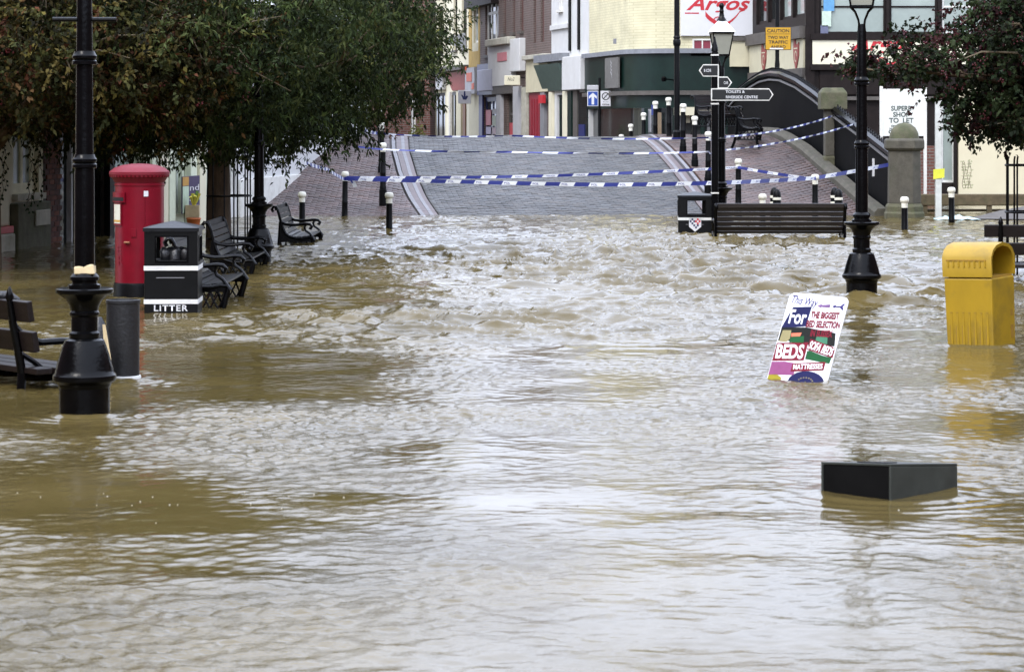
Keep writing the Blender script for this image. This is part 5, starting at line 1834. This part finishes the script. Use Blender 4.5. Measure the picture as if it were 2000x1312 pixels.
def finger(px0, px1, py0, py1, point, lines, y_):
    x0_, x1_ = wx(px0, 40.1) - t.location.x, wx(px1, 40.1) - t.location.x
    z0_, z1_ = wz(py1, 40.1), wz(py0, 40.1)
    zm, tip = (z0_ + z1_) / 2, .07

    def outline(i):
        if point == 'r':
            return [(x0_ + i, z0_ + i), (x1_ - tip, z0_ + i), (x1_ - i * 1.4, zm), (x1_ - tip, z1_ - i), (x0_ + i, z1_ - i)]
        return [(x0_ + tip, z0_ + i), (x1_ - i, z0_ + i), (x1_ - i, z1_ - i), (x0_ + tip, z1_ - i), (x0_ + i * 1.4, zm)]
    f_ = MB().prism(outline(0), y_ - .012, y_ + .012, WHITEP).build('finger_board', t)
    MB().prism(outline(.017), y_ - .016, y_ - .0125, SIGNBLK).build('board_face', f_)
    for (s_, cx_, cy_, w0, h0) in lines:
        text('lettering', s_, SIGNW, wx(cx_, 40.1) - t.location.x, wz(cy_, 40.1), w0, h0, y_ - .0175, f_, offset=.012)
    return f_


finger(1389, 1511, 173, 197, 'r', [('TOILETS &', 1436, 179.5, .30, .042), ('RIVERSIDE CENTRE', 1449, 190, .50, .045)], -.075)
finger(1365, 1404, 126, 150, 'l', [('B CDE', 1382, 138, .11, .045)], -.075)
finger(1402, 1430, 150, 173, 'r', [('CAR', 1418, 162, .07, .045)], -.075)

t = thing('lamp_pole', 'tall thin black pole with a single collar on the bridge crest', 'pole', (wx(1322, 57.0), 57.0, road_z(57) + .05))
MB().lathe([(.09, -.1), (.09, .12), (.065, .16), (.06, 3.2), (.052, 3.3), (.05, 6.5)], IRON_D, 14).build('shaft', t, smooth=30)
zc = wz(80, 57) - t.location.z
MB().lathe([(.07, zc - .12), (.085, zc - .08), (.085, zc), (.066, zc + .04), (.08, zc + .07), (.066, zc + .11)], IRON_D, 14).build('collar', t, smooth=30)

t = thing('traffic_sign', 'yellow CAUTION TWO WAY TRAFFIC AHEAD sign on a black post behind the parapet', 'road sign', (wx(1518, 61.5), 61.5, 0))
MB().lathe([(.06, 0), (.06, wz(125, 61.5)), (.05, wz(118, 61.5)), (.045, wz(-25, 61.5))], IRON_D, 12).build('post', t, smooth=30)
x0, x1, z0, z1 = -.30, .325, wz(98.5, 61.5), wz(53.5, 61.5)
q = MB().box(x0, x1, -.10, -.08, z0, z1, SIGNBLK).build('plate', t, bevel=.015)
MB().box(x0 + .014, x1 - .014, -.104, -.1005, z0 + .014, z1 - .014, SIGNY).build('yellow_face', q)
cx = (x0 + x1) / 2
for s, py, w0, h0 in (('CAUTION', 61, .53, .085), ('TWO WAY', 74, .50, .078), ('TRAFFIC', 83, .46, .078), ('AHEAD', 92.3, .36, .075)):
    text('lettering', s, SIGNBLK, cx, wz(py, 61.5), w0, h0, -.1055, q, offset=.025)
MB().box(x0 + .03, x1 - .03, -.1058, -.1045, wz(67.6, 61.5), wz(66.8, 61.5), SIGNBLK).build('rule', q)
MB().box(cx - .2, cx + .12, -.1062, -.1045, z0 + .018, z0 + .05, SIGNW).build('torn_sticker', q)

t = thing('one_way_sign', 'blue one way arrow sign and white no stopping plate on a thin post', 'road sign', (wx(1171, 71.5), 71.5, .3))
MB().lathe([(.035, 0), (.035, 2.7)], IRON_D, 10).build('post', t, smooth=30)
zz0, zz1 = wz(208, 71.5) - .3, wz(178, 71.5) - .3
xl_, xr_ = wx(1147, 71.5) - t.location.x, wx(1168.5, 71.5) - t.location.x
q = MB().box(xl_, xr_, -.07, -.05, zz0, zz1, SIGNW).build('arrow_plate', t, bevel=.008)
MB().box(xl_ + .02, xr_ - .02, -.074, -.0705, zz0 + .02, zz1 - .02, SIGNB).build('blue_face', q)
xc = (xl_ + xr_) / 2
MB().add([(xc - .035, -.0755, zz0 + .05), (xc + .035, -.0755, zz0 + .05), (xc + .035, -.0755, zz1 - .16), (xc + .11, -.0755, zz1 - .22), (xc + .11, -.0755, zz1 - .15), (xc, -.0755, zz1 - .05), (xc - .11, -.0755, zz1 - .15), (xc - .11, -.0755, zz1 - .22), (xc - .035, -.0755, zz1 - .16)],
         [tuple(range(9))], SIGNW).build('arrow', q)
MB().box(xl_ - .01, xr_ + .01, -.09, -.05, zz1 + .02, zz1 + .16, GREYL).build('sign_light', t, bevel=.02)
xl2, xr2 = wx(1173, 71.5) - t.location.x, wx(1192.5, 71.5) - t.location.x
q = MB().box(xl2, xr2, -.07, -.05, zz0, zz1, SIGNW).build('no_stopping_plate', t, bevel=.008)
rg = MB()
xc, zc = (xl2 + xr2) / 2, zz1 - .15
for k in range(20):
    a1, a2 = 2 * PI * k / 20, 2 * PI * (k + 1) / 20
    rg.quad((xc + .085 * math.cos(a1), -.0745, zc + .085 * math.sin(a1)), (xc + .11 * math.cos(a1), -.0745, zc + .11 * math.sin(a1)), (xc + .11 * math.cos(a2), -.0745, zc + .11 * math.sin(a2)), (xc + .085 * math.cos(a2), -.0745, zc + .085 * math.sin(a2)), SIGNBLK)
for sgn_ in (1, -1):
    rg.quad((xc - .07 - .01, -.075, zc - .07 * sgn_), (xc - .07 + .012, -.075, zc - .07 * sgn_ - .012), (xc + .07 + .01, -.075, zc + .07 * sgn_), (xc + .07 - .012, -.075, zc + .07 * sgn_ + .012), SIGNBLK)
rg.build('ring_mark', q)
text('lettering', 'At any', SIGNBLK, xc, zz0 + .12, .16, .035, -.0745, q)
text('lettering', 'time', SIGNBLK, xc, zz0 + .055, .20, .055, -.0745, q, offset=.02)

# small hanging and flat signs on the row of shops
hp = Vector((ROW_O.x, ROW_O.y)) - D0 * tr(921)
hp = P0 + D0 * (ROW_L - tr(926))
nrm = Vector((-D0.y, D0.x))
t = thing('hanging_sign', 'white projecting sign with a blue hand mark over the cream shop', 'sign', (hp.x + nrm.x * .35, hp.y + nrm.y * .35, 0))
za, zb = wz(203, hp.y), wz(177, hp.y)
q = MB().box(-.23, .23, -.04, .04, za, zb, SIGNW).build('plate', t, bevel=.02)
zc = (za + zb) / 2 + .04
hm = MB()
hm.add([(-.12, -.042, zc + .03), (-.05, -.042, zc - .13), (.06, -.042, zc - .14), (.13, -.042, zc - .02), (.08, -.042, zc + .02), (.04, -.042, zc - .02), (.03, -.042, zc + .17), (-.02, -.042, zc + .17), (-.03, -.042, zc - .02), (-.09, -.042, zc + .05)],
       [tuple(range(10))], mat('hand_navy', (.02, .03, .12), .5))
hm.build('hand_mark', q)
MB().box(.23, .55, -.015, .015, zb - .06, zb - .03, IRON_D).build('bracket', t)
hp = P0 + D0 * (ROW_L - tr(1024))
t = thing('hanging_sign', 'cream projecting sign with dark scribble between white fascia and red door', 'sign', (hp.x + nrm.x * .4, hp.y + nrm.y * .4, 0))
za, zb = wz(167, hp.y), wz(148, hp.y)
q = MB().box(-.26, .26, -.04, .04, za, zb, CREAML).build('plate', t, bevel=.02)
text('lettering', 'No2', SIGNBLK, -.04, (za + zb) / 2 + .04, .22, .11, -.043, q, shear=.3)
MB().box(.26, .5, -.015, .015, zb - .08, zb - .05, IRON_D).build('bracket', t)
hp = P0 + D0 * (ROW_L - tr(926))
q = MB()
q.add([(-.45, 0, .22), (-.1, .03, .3), (.18, .0, .38), (.2, .02, -.3), (-.1, .04, -.12), (-.42, .02, -.05)], [(0, 5, 4, 1), (1, 4, 3, 2)], mat('flag_white', (.62, .64, .66), .6))
tag(q.build('white_flag', None, (hp.x + nrm.x * .5, hp.y + nrm.y * .5 - .1, wz(85, hp.y))), 'small white cloth flag hung on the ochre house', 'flag')

# shop to let board and white post by the pier
t = thing('to_let_board', 'white SUPERB SHOP TO LET board behind the domed stone pier', 'sign', (wx(1764, 50.2), 50.2, -.2))
zz0, zz1 = wz(268, 50.2) + .2, wz(171, 50.2) + .2
q = MB().box(-.42, .42, -.02, .02, zz0 + .02, zz1 - .03, mat('board_white', (.70, .71, .66), .5, .05, 5)).build('panel', t)
for s_ in (-1, 1):
    MB().box(s_ * .43 - .03, s_ * .43 + .03, -.035, .035, -.2, zz1 + .02, WHITEP).build('post', t, bevel=.005)
DKG = mat('lettering_grey_green', (.05, .07, .06), .6)
for s, py, w0, h0 in (('SUPERB', 212, .40, .10), ('SHOP', 224, .32, .10), ('TO  LET', 235.5, .48, .10), ('contact', 246, .24, .05), ('New Road', 252, .30, .05), ('01273', 258, .34, .07)):
    text('lettering', s, DKG, -.04 if py < 240 else -.12, wz(py, 50.2) + .2, w0, h0, -.023, q, offset=.03)
t = thing('white_post', 'square white post with a yellow notice beside the domed stone pier', 'post', (wx(1832.5, 47.0), 47.0, 0))
MB().box(-.055, .055, -.05, .05, -.3, wz(186, 47), mat('post_offwhite', (.55, .56, .53), .6, .1, 8, dirt=(.25, .26, .2), dirt_amt=.5)).build('shaft', t, bevel=.008)
q = MB().add([(-.10, -.056, wz(350, 47)), (.10, -.075, wz(347, 47)), (.105, -.07, wz(329, 47)), (-.10, -.056, wz(331, 47)), (-.10, -.052, wz(350, 47)), (.10, -.07, wz(347, 47)), (.105, -.066, wz(329, 47)), (-.10, -.052, wz(331, 47))],
             [(0, 1, 2, 3), (7, 6, 5, 4), (3, 2, 6, 7), (1, 0, 4, 5)], mat('notice_yellow', (.62, .62, .05), .5, .1, 8))
q.build('yellow_notice', t)

# low wooden rail, drowned bits behind it
t = thing('wooden_rail', 'low mossy wooden rail standing in water before the cream wall', 'rail', (0, 0, 0))
RY = 49.2
MB().box(wx(1795, RY), wx(2030, RY), RY - .06, RY + .06, wz(402, RY), wz(379, RY), RAILWOOD).build('rail_beam', t, bevel=.02)
MB().box(wx(1795, RY), wx(2030, RY), RY + .1, RY + .22, wz(414, RY), wz(409, RY), RAILWOOD).build('lower_beam', t, bevel=.01)
for px in (1806, 1932, 2040):
    MB().box(wx(px, RY) - .05, wx(px, RY) + .05, RY - .04, RY + .05, -.4, wz(401, RY), RAILWOOD).build('rail_post', t, bevel=.01)
q = MB()
y_ = 46.2
q.add([(wx(1905, y_), y_, .02), (wx(2010, y_), y_ - .2, .02), (wx(2010, y_), y_ + .3, .24), (wx(1960, y_), y_ + .3, .16), (wx(1905, y_), y_ + .2, .04), (wx(1950, y_), y_ - .05, -.05), (wx(2010, y_), y_ - .1, -.05)],
      [(0, 1, 2, 3, 4), (0, 5, 6, 1)], TIMBERG)
tag(q.build('drifted_plank', None), 'sloping grey plank drifted against the low wooden rail', 'plank')
q = MB()
N = 9
for i in range(N + 1):
    for j in range(5):
        x_ = wx(1830, 46.0) + i * .085
        q.v.append((x_, 45.8 + j * .16, .005 + .10 * math.sin(PI * i / N) * (.6 + .4 * math.sin(i * 2.3 + j * 1.7)) * math.sin(PI * (j + .3) / 4.8) + random.uniform(0, .02)))
mi = q._m(PLASTICB)
for i in range(N):
    for j in range(4):
        q.f.append((i * 5 + j, (i + 1) * 5 + j, (i + 1) * 5 + j + 1, i * 5 + j + 1))
        q.mi.append(mi)
tag(q.build('plastic_sheet', None, smooth=60), 'pale blue plastic sheet caught under the low wooden rail', 'plastic sheet')

# ------------------------------------------------------------------ police tape
LETT = mat('tape_print_blue', (.03, .04, .22), .5)
TAPE_TXT = text_mesh('POLICE', LETT, offset=.02)


def tape(label, pts, width, sag, seg=.26, words=False, twist=0.0):
    """pts: 3-D points; alternating blue and white lengths, each its own part"""
    t_ = thing('police_tape', label, 'tape', group='blue and white police tapes')
    path = []
    for (p, q_) in zip(pts[:-1], pts[1:]):
        p, q_ = Vector(p), Vector(q_)
        L_ = (q_ - p).length
        n_ = max(2, int(L_ / seg) * 2)
        for i in range(n_):
            s_ = i / n_
            c_ = p.lerp(q_, s_)
            c_.z -= sag * 4 * s_ * (1 - s_) * L_ / 6
            path.append(c_)
    path.append(Vector(pts[-1]))
    strip = MB()
    ib, iw = strip._m(TAPEB), strip._m(TAPEW)
    seg_pts = []
    np_ = len(path)
    for i in range(np_):
        d_ = (path[min(i + 1, np_ - 1)] - path[max(i - 1, 0)]).normalized()
        tw = twist * math.sin(i * .37)
        up = Vector((0, math.sin(tw), math.cos(tw))) * width / 2
        sl = d_ * (width * .35 if 0 < i < np_ - 1 else 0)      # slanted ends as on printed tape
        strip.v += [tuple(path[i] - up - sl), tuple(path[i] + up + sl)]
        if i < np_ - 1:
            cols = (i // 2) % 2
            strip.f.append((2 * i, 2 * i + 2, 2 * i + 3, 2 * i + 1))
            strip.mi.append(iw if cols else ib)
            if words and cols == 1 and i % 2 == 0 and i + 2 < np_:
                seg_pts.append((path[i + 1], math.atan2(path[i + 2].z - path[i].z, path[i + 2].x - path[i].x)))
    w_ = strip.build('strip', t_)
    for mid, ang in seg_pts:
        put('lettering', TAPE_TXT, w_, (mid.x, mid.y - .008, mid.z), (0, -ang, 0), (seg * .62, 1, width * .5))
    return t_


def pt(px, py, Y):
    return (wx(px, Y), Y, wz(py, Y))


tape('police tape strung highest across the crest of the road and on to the slim pier', [pt(744, 261, 58), pt(1000, 265, 54), pt(1384, 269, 50.3), pt(1402, 268, 43), pt(1628, 226, 52.6)], .038, .05, .3, twist=.9)
tape('police tape strung across the middle of the road, second from the top', [pt(700, 287, 48.8), pt(748, 292, 49.1), pt(1000, 297, 49.3), pt(1384, 297, 50.2), pt(1410, 294, 41.1), pt(1672, 241, 51.0)], .036, .04, .3, twist=.9)
tape('police tape strung low over the road to the bollard behind the fingerpost', [pt(673, 347, 47.95), pt(1060, 344, 47.4), pt(1441, 327, 47.8), pt(1560, 346, 46.2), pt(1591, 349, 45.35)], .052, .02, .27, words=True, twist=.15)
tape('widest police tape with POLICE lettering strung lowest over the road to the domed pier', [pt(673, 349, 47.9), pt(900, 355, 46.6), pt(1180, 361, 44.6), pt(1410, 357, 42.6), pt(1591, 348, 45.3), pt(1735, 322, 47.1)], .068, .012, .31, words=True, twist=.12)
tape('loose police tape running from the tied bollard up into the tree', [pt(673, 350, 47.9), pt(640, 331, 45), pt(595, 317, 42)], .06, .02, .22, twist=.4)
tape('police tape half hidden by leaves behind the green tree', [pt(640, 238, 50), pt(690, 250, 54), pt(744, 261, 57.9)], .07, .02, .25, twist=.3)
q = MB()
q.quad(pt(680, 346, 47.88), pt(690, 346, 47.86), pt(698, 365, 47.86), pt(691, 366, 47.88), TAPEW)
q.quad(pt(683, 352, 47.87), pt(690, 352, 47.87), pt(693, 358, 47.87), pt(687, 358, 47.87), TAPEB)
tag(q.build('tape_end', None), 'loose fluttering end of police tape at the tied bollard', 'tape')

# ------------------------------------------------------------------ trees
LEAFM = mat_tint('leaf', rough=.65, spec=.1, translucent=.25)


def leaf_mesh(name, pos, dirs, nrm_, length, width, tint):
    """one folded diamond per leaf"""
    n_ = len(pos)
    side = np.cross(dirs, nrm_)
    side /= np.linalg.norm(side, axis=1, keepdims=True) + 1e-9
    nn = np.cross(side, dirs)
    L_ = length[:, None]
    W_ = width[:, None]
    base = pos
    tip = pos + dirs * L_ - nn * L_ * .12
    mid = pos + dirs * L_ * .45
    lft = mid + side * W_ / 2 + nn * W_ * .18
    rgt = mid - side * W_ / 2 + nn * W_ * .18
    V = np.stack([base, rgt, tip, lft], 1).reshape(-1, 3)
    F = np.arange(n_ * 4).reshape(-1, 4)
    return np_mesh(name, V, F, [LEAFM], np.repeat(tint, 4, 0))


def unit(v):
    return v / (np.linalg.norm(v, axis=-1, keepdims=True) + 1e-9)


def grow(root_xyz, limbs, seed):
    """tapered trunk with limbs; limbs: list of polylines with radii"""
    b_ = MB()
    for pl, rr_ in limbs:
        b_.tube(pl, rr_, BARK if max(rr_) > .03 else TWIG, 8 if max(rr_) > .03 else 5)
    return b_


def tree(name, label, base, trunk_r, fork, crown_fn, n_clump, leaves_per, leaf_l, leaf_w, palette, seed, droop=.5, clump_r=.28, berries=0, bright=.5, lean=(0, 0), limb_n=26, group=None, berry_m=None):
    rg_ = np.random.default_rng(seed)
    t_ = thing(name, label, 'tree', base, group=group)
    cl = crown_fn(rg_, n_clump)                      # clump centres, local to the base
    top = np.array([lean[0], lean[1], fork])
    limbs = [([(0, 0, -.5), (lean[0] * .3, lean[1] * .3, fork * .5), tuple(top), (lean[0] * 1.3, lean[1] * 1.3, fork + .5)], [trunk_r * 1.15, trunk_r, trunk_r * .85, trunk_r * .6])]
    idx = rg_.choice(len(cl), min(limb_n, len(cl)), replace=False)
    for k, i in enumerate(idx):
        c_ = cl[i]
        s_ = top + np.array([0, 0, rg_.uniform(-.1, .5)])
        m1 = s_ + (c_ - s_) * .35 + np.array([0, 0, .25 + .2 * rg_.random()])
        m2 = s_ + (c_ - s_) * .7 + np.array([0, 0, .20 * rg_.random()]) + rg_.normal(0, .06, 3)
        r0 = trunk_r * rg_.uniform(.22, .42)
        limbs.append(([tuple(s_), tuple(m1), tuple(m2), tuple(c_)], [r0, r0 * .7, r0 * .4, r0 * .12]))
    near = rg_.choice(len(cl), min(len(cl), limb_n * 6), replace=False)
    for i in near:
        c_ = cl[i]
        j = idx[rg_.integers(len(idx))]
        d_ = np.linalg.norm(cl[idx] - c_, axis=1)
        j = idx[np.argmin(d_)]
        if 0.05 < d_.min() < 1.3:
            mm_ = (cl[j] + c_) / 2 + rg_.normal(0, .05, 3)
            limbs.append(([tuple(cl[j] * .9 + top * .1), tuple(mm_), tuple(c_)], [.014, .010, .004]))
    grow(base, limbs, seed).build('trunk', t_, smooth=50)
    P_, D_, N_, T_, LL, WW = [], [], [], [], [], []
    pal = np.array(palette[0])
    wts = np.array(palette[1], dtype=float)
    wts /= wts.sum()
    for c_ in cl:
        k = max(6, int(leaves_per * rg_.uniform(.6, 1.4)))
        rad = clump_r * rg_.uniform(.6, 1.35)
        # leaves sit along a few short sprays inside the clump
        ns = max(3, k // 9)
        sd_ = unit(rg_.normal(0, 1, (ns, 3)) + np.array([0, 0, -droop]))
        so_ = c_ + rg_.normal(0, rad * .45, (ns, 3))
        w_ = rg_.integers(0, ns, k)
        s_ = rg_.random(k)
        p_ = so_[w_] + sd_[w_] * (s_ * rad * 1.3)[:, None] + rg_.normal(0, .012, (k, 3))
        d_ = unit(sd_[w_] * .8 + rg_.normal(0, .55, (k, 3)) + np.array([0, 0, -droop]))
        n_ = unit(rg_.normal(0, .6, (k, 3)) + np.array([0, 0, 1.0]))
        main = rg_.choice(len(pal), p=wts)
        ci = np.where(rg_.random(k) < .72, main, rg_.choice(len(pal), k, p=wts))
        tt = pal[ci] * bright * rg_.choice([.45, .7, 1.0, 1.35, 1.8]) * (rg_.uniform(.82, 1.18, (k, 1)))
        P_.append(p_); D_.append(d_); N_.append(n_); T_.append(tt)
        LL.append(leaf_l * rg_.uniform(.6, 1.3, k)); WW.append(leaf_w * rg_.uniform(.7, 1.3, k))
    P_, D_, N_, T_ = map(np.concatenate, (P_, D_, N_, T_))
    put('crown', leaf_mesh('crown', P_, D_, N_, np.concatenate(LL), np.concatenate(WW), T_), t_)
    if berries:
        bi = cl[rg_.integers(0, len(cl), berries // 7)]
        pos = (bi[:, None, :] + rg_.normal(0, clump_r * .55, (len(bi), 1, 3)) + rg_.normal(0, .03, (len(bi), 7, 3))).reshape(-1, 3)
        s_ = .0125
        oc = np.array([(s_, 0, 0), (-s_, 0, 0), (0, s_, 0), (0, -s_, 0), (0, 0, s_), (0, 0, -s_)])
        fo = np.array([(0, 2, 4), (2, 1, 4), (1, 3, 4), (3, 0, 4), (2, 0, 5), (1, 2, 5), (3, 1, 5), (0, 3, 5)])
        V = (pos[:, None, :] + oc[None] * rg_.uniform(.8, 1.4, (len(pos), 1, 1))).reshape(-1, 3)
        F = (np.arange(len(pos))[:, None, None] * 6 + fo[None]).reshape(-1, 3)
        o_ = put('berries', np_mesh('berries', V, F, [berry_m], smooth=True), t_)
        o_['kind'] = 'stuff'
    return t_


def dome(prof, sq=1.0, off=0.0, fill=.55):
    """crown as a body of revolution with radius prof(z); clumps thicken towards the outside"""
    zs_ = [p[0] for p in prof]
    rs_ = [p[1] for p in prof]

    def fn(rg_, n_):
        out = []
        lob = rg_.uniform(0, 6.28, 5)
        while len(out) < n_:
            z_ = rg_.uniform(zs_[0], zs_[-1])
            a_ = rg_.uniform(0, 2 * PI)
            R_ = np.interp(z_, zs_, rs_) * (1 + .05 * math.sin(3 * a_ + lob[0]) + .05 * math.sin(5 * a_ + 4 * z_ + lob[1]))
            if rg_.random() * max(rs_) > R_:
                continue
            q_ = rg_.random() ** fill
            out.append((R_ * q_ * math.cos(a_), R_ * q_ * math.sin(a_) * sq + off, z_ + rg_.normal(0, .03)))
        return np.array(out)
    return fn


GRN = [(.034, .052, .016), (.050, .072, .020), (.072, .088, .028), (.024, .036, .014), (.11, .11, .03)]
tree('green_tree', 'dense dark green drooping tree beside the bridge, its leaves long and narrow', (-4.15, 36.2, 0), .17, 1.5,
     dome([(1.46, 1.3), (1.58, 2.0), (1.72, 2.45), (2.0, 2.8), (2.4, 3.2), (2.8, 3.5), (3.4, 3.5), (3.9, 2.7), (4.3, 1.5), (4.5, .6)], 1.75, off=-.8, fill=.42), 2400, 72, .085, .029,
     (GRN, (3, 3, 2, 3, .35)), 5, droop=.45, clump_r=.25, bright=.7, group='small street trees')
BER = [(.046, .052, .018), (.070, .066, .020), (.105, .082, .024), (.095, .052, .020), (.105, .040, .02), (.036, .034, .014), (.15, .125, .03)]
BERRY = mat('berry_red', (.14, .012, .014), .35, .2, 30)
tree('berry_tree', 'russet and green berry tree overhanging the post box and litter bin', (-6.35, 31.0, 0), .16, 1.35,
     dome([(1.80, 2.3), (1.95, 3.0), (2.2, 3.35), (2.7, 3.4), (3.3, 3.0), (3.8, 2.0), (4.1, .8)], .8, fill=.42), 1250, 70, .074, .046,
     (BER, (3, 2.4, 1.4, 1.6, .8, 3, .35)), 9, droop=.3, clump_r=.27, berries=900, bright=.72, group='small street trees', berry_m=BERRY)


def tiers(rg_, n_):
    """flat spreading boughs, one above another, with gaps between them"""
    out = []
    boughs = [(1.78, 1.2, -1.35), (2.1, 1.3, -1.7), (2.45, 1.5, -2.75), (2.75, 1.5, -2.1), (3.1, 1.4, -1.4), (3.5, 1.3, -1.0), (3.9, 1.0, -.5)]
    while len(out) < n_:
        z_, w_, x0_ = boughs[rg_.choice(len(boughs), p=np.array([3.4, 1.2, 1.8, 1.6, 1.4, 1.2, .8]) / 11.4)]
        u = rg_.random()
        x_ = x0_ + (2.5 - x0_) * u ** .75
        th = .03 + .13 * min(1, u * 2.4)
        y_ = rg_.normal(0, w_ * .42)
        out.append((x_, y_, z_ + rg_.normal(0, th * .75) + .12 * u - .06 * abs(y_)))
    return np.array(out)


CRAT = [(.024, .040, .016), (.036, .052, .020), (.050, .066, .026), (.050, .018, .018), (.018, .026, .012)]
tree('crimson_berry_tree', 'layered hawthorn with crimson berries leaning in over the yellow bin', (6.55, 29.6, 0), .13, 1.5, tiers, 1700, 75, .062, .042,
     (CRAT, (3, 3, 1.3, 2, 2)), 17, droop=.2, clump_r=.15, bright=.6, berries=10000, group='small street trees', berry_m=mat('berry_crimson', (.075, .004, .009), .35, .2, 30), limb_n=22)


def tree_guard(x, y, label, rad=.24):
    t_ = thing('tree_guard', label, 'tree guard', (x, y, 0), group='iron tree guards')
    for k in range(10):
        a_ = 2 * PI * k / 10 + .2
        MB().tube([(rad * math.cos(a_), rad * math.sin(a_), -.36), (rad * math.cos(a_), rad * math.sin(a_), 1.32), (rad * .96 * math.cos(a_), rad * .96 * math.sin(a_), 1.36)], .011, IRON_D, 6).build('bar', t_, smooth=40)
    for z_ in (.12, .72, 1.26):
        n_ = 20
        MB().tube([(rad * 1.04 * math.cos(2 * PI * k / n_), rad * 1.04 * math.sin(2 * PI * k / n_), z_) for k in range(n_ + 1)], .014, IRON_D, 6, cap=False).build('hoop', t_, smooth=40)
    return t_


tree_guard(-4.0, 36.2, 'black iron guard of thin bars round the green tree trunk', .30)
tree_guard(5.98, 29.6, 'black iron guard at the frame edge under the crimson berry tree', .26)

# creeper with heart leaves trailing over the cream shop corner
rg = np.random.default_rng(3)
t = thing('creeper', 'thin creeper trailing down over the pale shop window at the frame edge', 'creeper', (wx(20, 33.0), 33.0, 0))
stems = MB()
P_, D_, N_ = [], [], []
for k in range(9):
    x_, z_ = rg.uniform(-.25, .45), 1.6
    pl = []
    for i in range(14):
        pl.append((x_, rg.normal(0, .02), z_))
        x_ += rg.normal(0, .035)
        z_ -= rg.uniform(.03, .10)
        if rg.random() < .8:
            P_.append((x_, rg.normal(0, .03), z_)); D_.append(unit(np.array([rg.normal(0, .6), rg.normal(0, .4), -.7]))); N_.append(unit(np.array([rg.normal(0, .3), -1, rg.normal(0, .4)])))
    stems.tube(pl, .004, TWIG, 4)
stems.build('stems', t)
k = len(P_)
put('leaves', leaf_mesh('leaves', np.array(P_), np.array(D_), np.array(N_), rg.uniform(.03, .06, k), rg.uniform(.025, .045, k), np.array([CRAT[0]] * k) * rg.uniform(.7, 1.2, (k, 1))), t)
# weed against the cream board
t = thing('wall_weed', 'thin weed growing up in front of the cream wall', 'plant', (wx(1888, 60.5), 60.5, .2))
P_, D_, N_ = [], [], []
stems = MB()
for s in range(4):
    x_ = rg.normal(0, .06)
    pl = []
    for i in range(10):
        z_ = .0 + i * .07
        pl.append((x_ + .02 * math.sin(i + s), 0, z_))
        for _ in range(2):
            P_.append((x_, 0, z_)); D_.append(unit(np.array([rg.normal(0, 1), rg.normal(0, .5), .3]))); N_.append(unit(np.array([rg.normal(0, .3), -1, .4])))
    stems.tube(pl, .006, TWIG, 4)
stems.build('stems', t)
k = len(P_)
put('leaves', leaf_mesh('leaves', np.array(P_), np.array(D_), np.array(N_), rg.uniform(.05, .09, k), rg.uniform(.03, .05, k), np.array([(.36, .36, .22)] * k)), t)
# yellow-green shrub at the foot of the brick house
t = thing('low_shrub', 'small yellowish shrub at the foot of the dark brick house', 'shrub', (wx(814, 82), 82, .2))
k = 700
pp = rg.normal(0, 1, (k, 3)) * np.array([.14, .2, .3]) + np.array([0, 0, .9])
put('leaves', leaf_mesh('leaves', pp, unit(rg.normal(0, 1, (k, 3))), unit(rg.normal(0, 1, (k, 3)) + np.array([0, -1, 1])), rg.uniform(.06, .12, k), rg.uniform(.04, .07, k), np.array([(.10, .11, .025)] * k) * rg.uniform(.6, 1.3, (k, 1))), t)
stems = MB()
stems.tube([(0, 0, -.1), (.03, 0, .5), (0, 0, .9)], .02, TWIG, 5)
stems.build('stem', t)
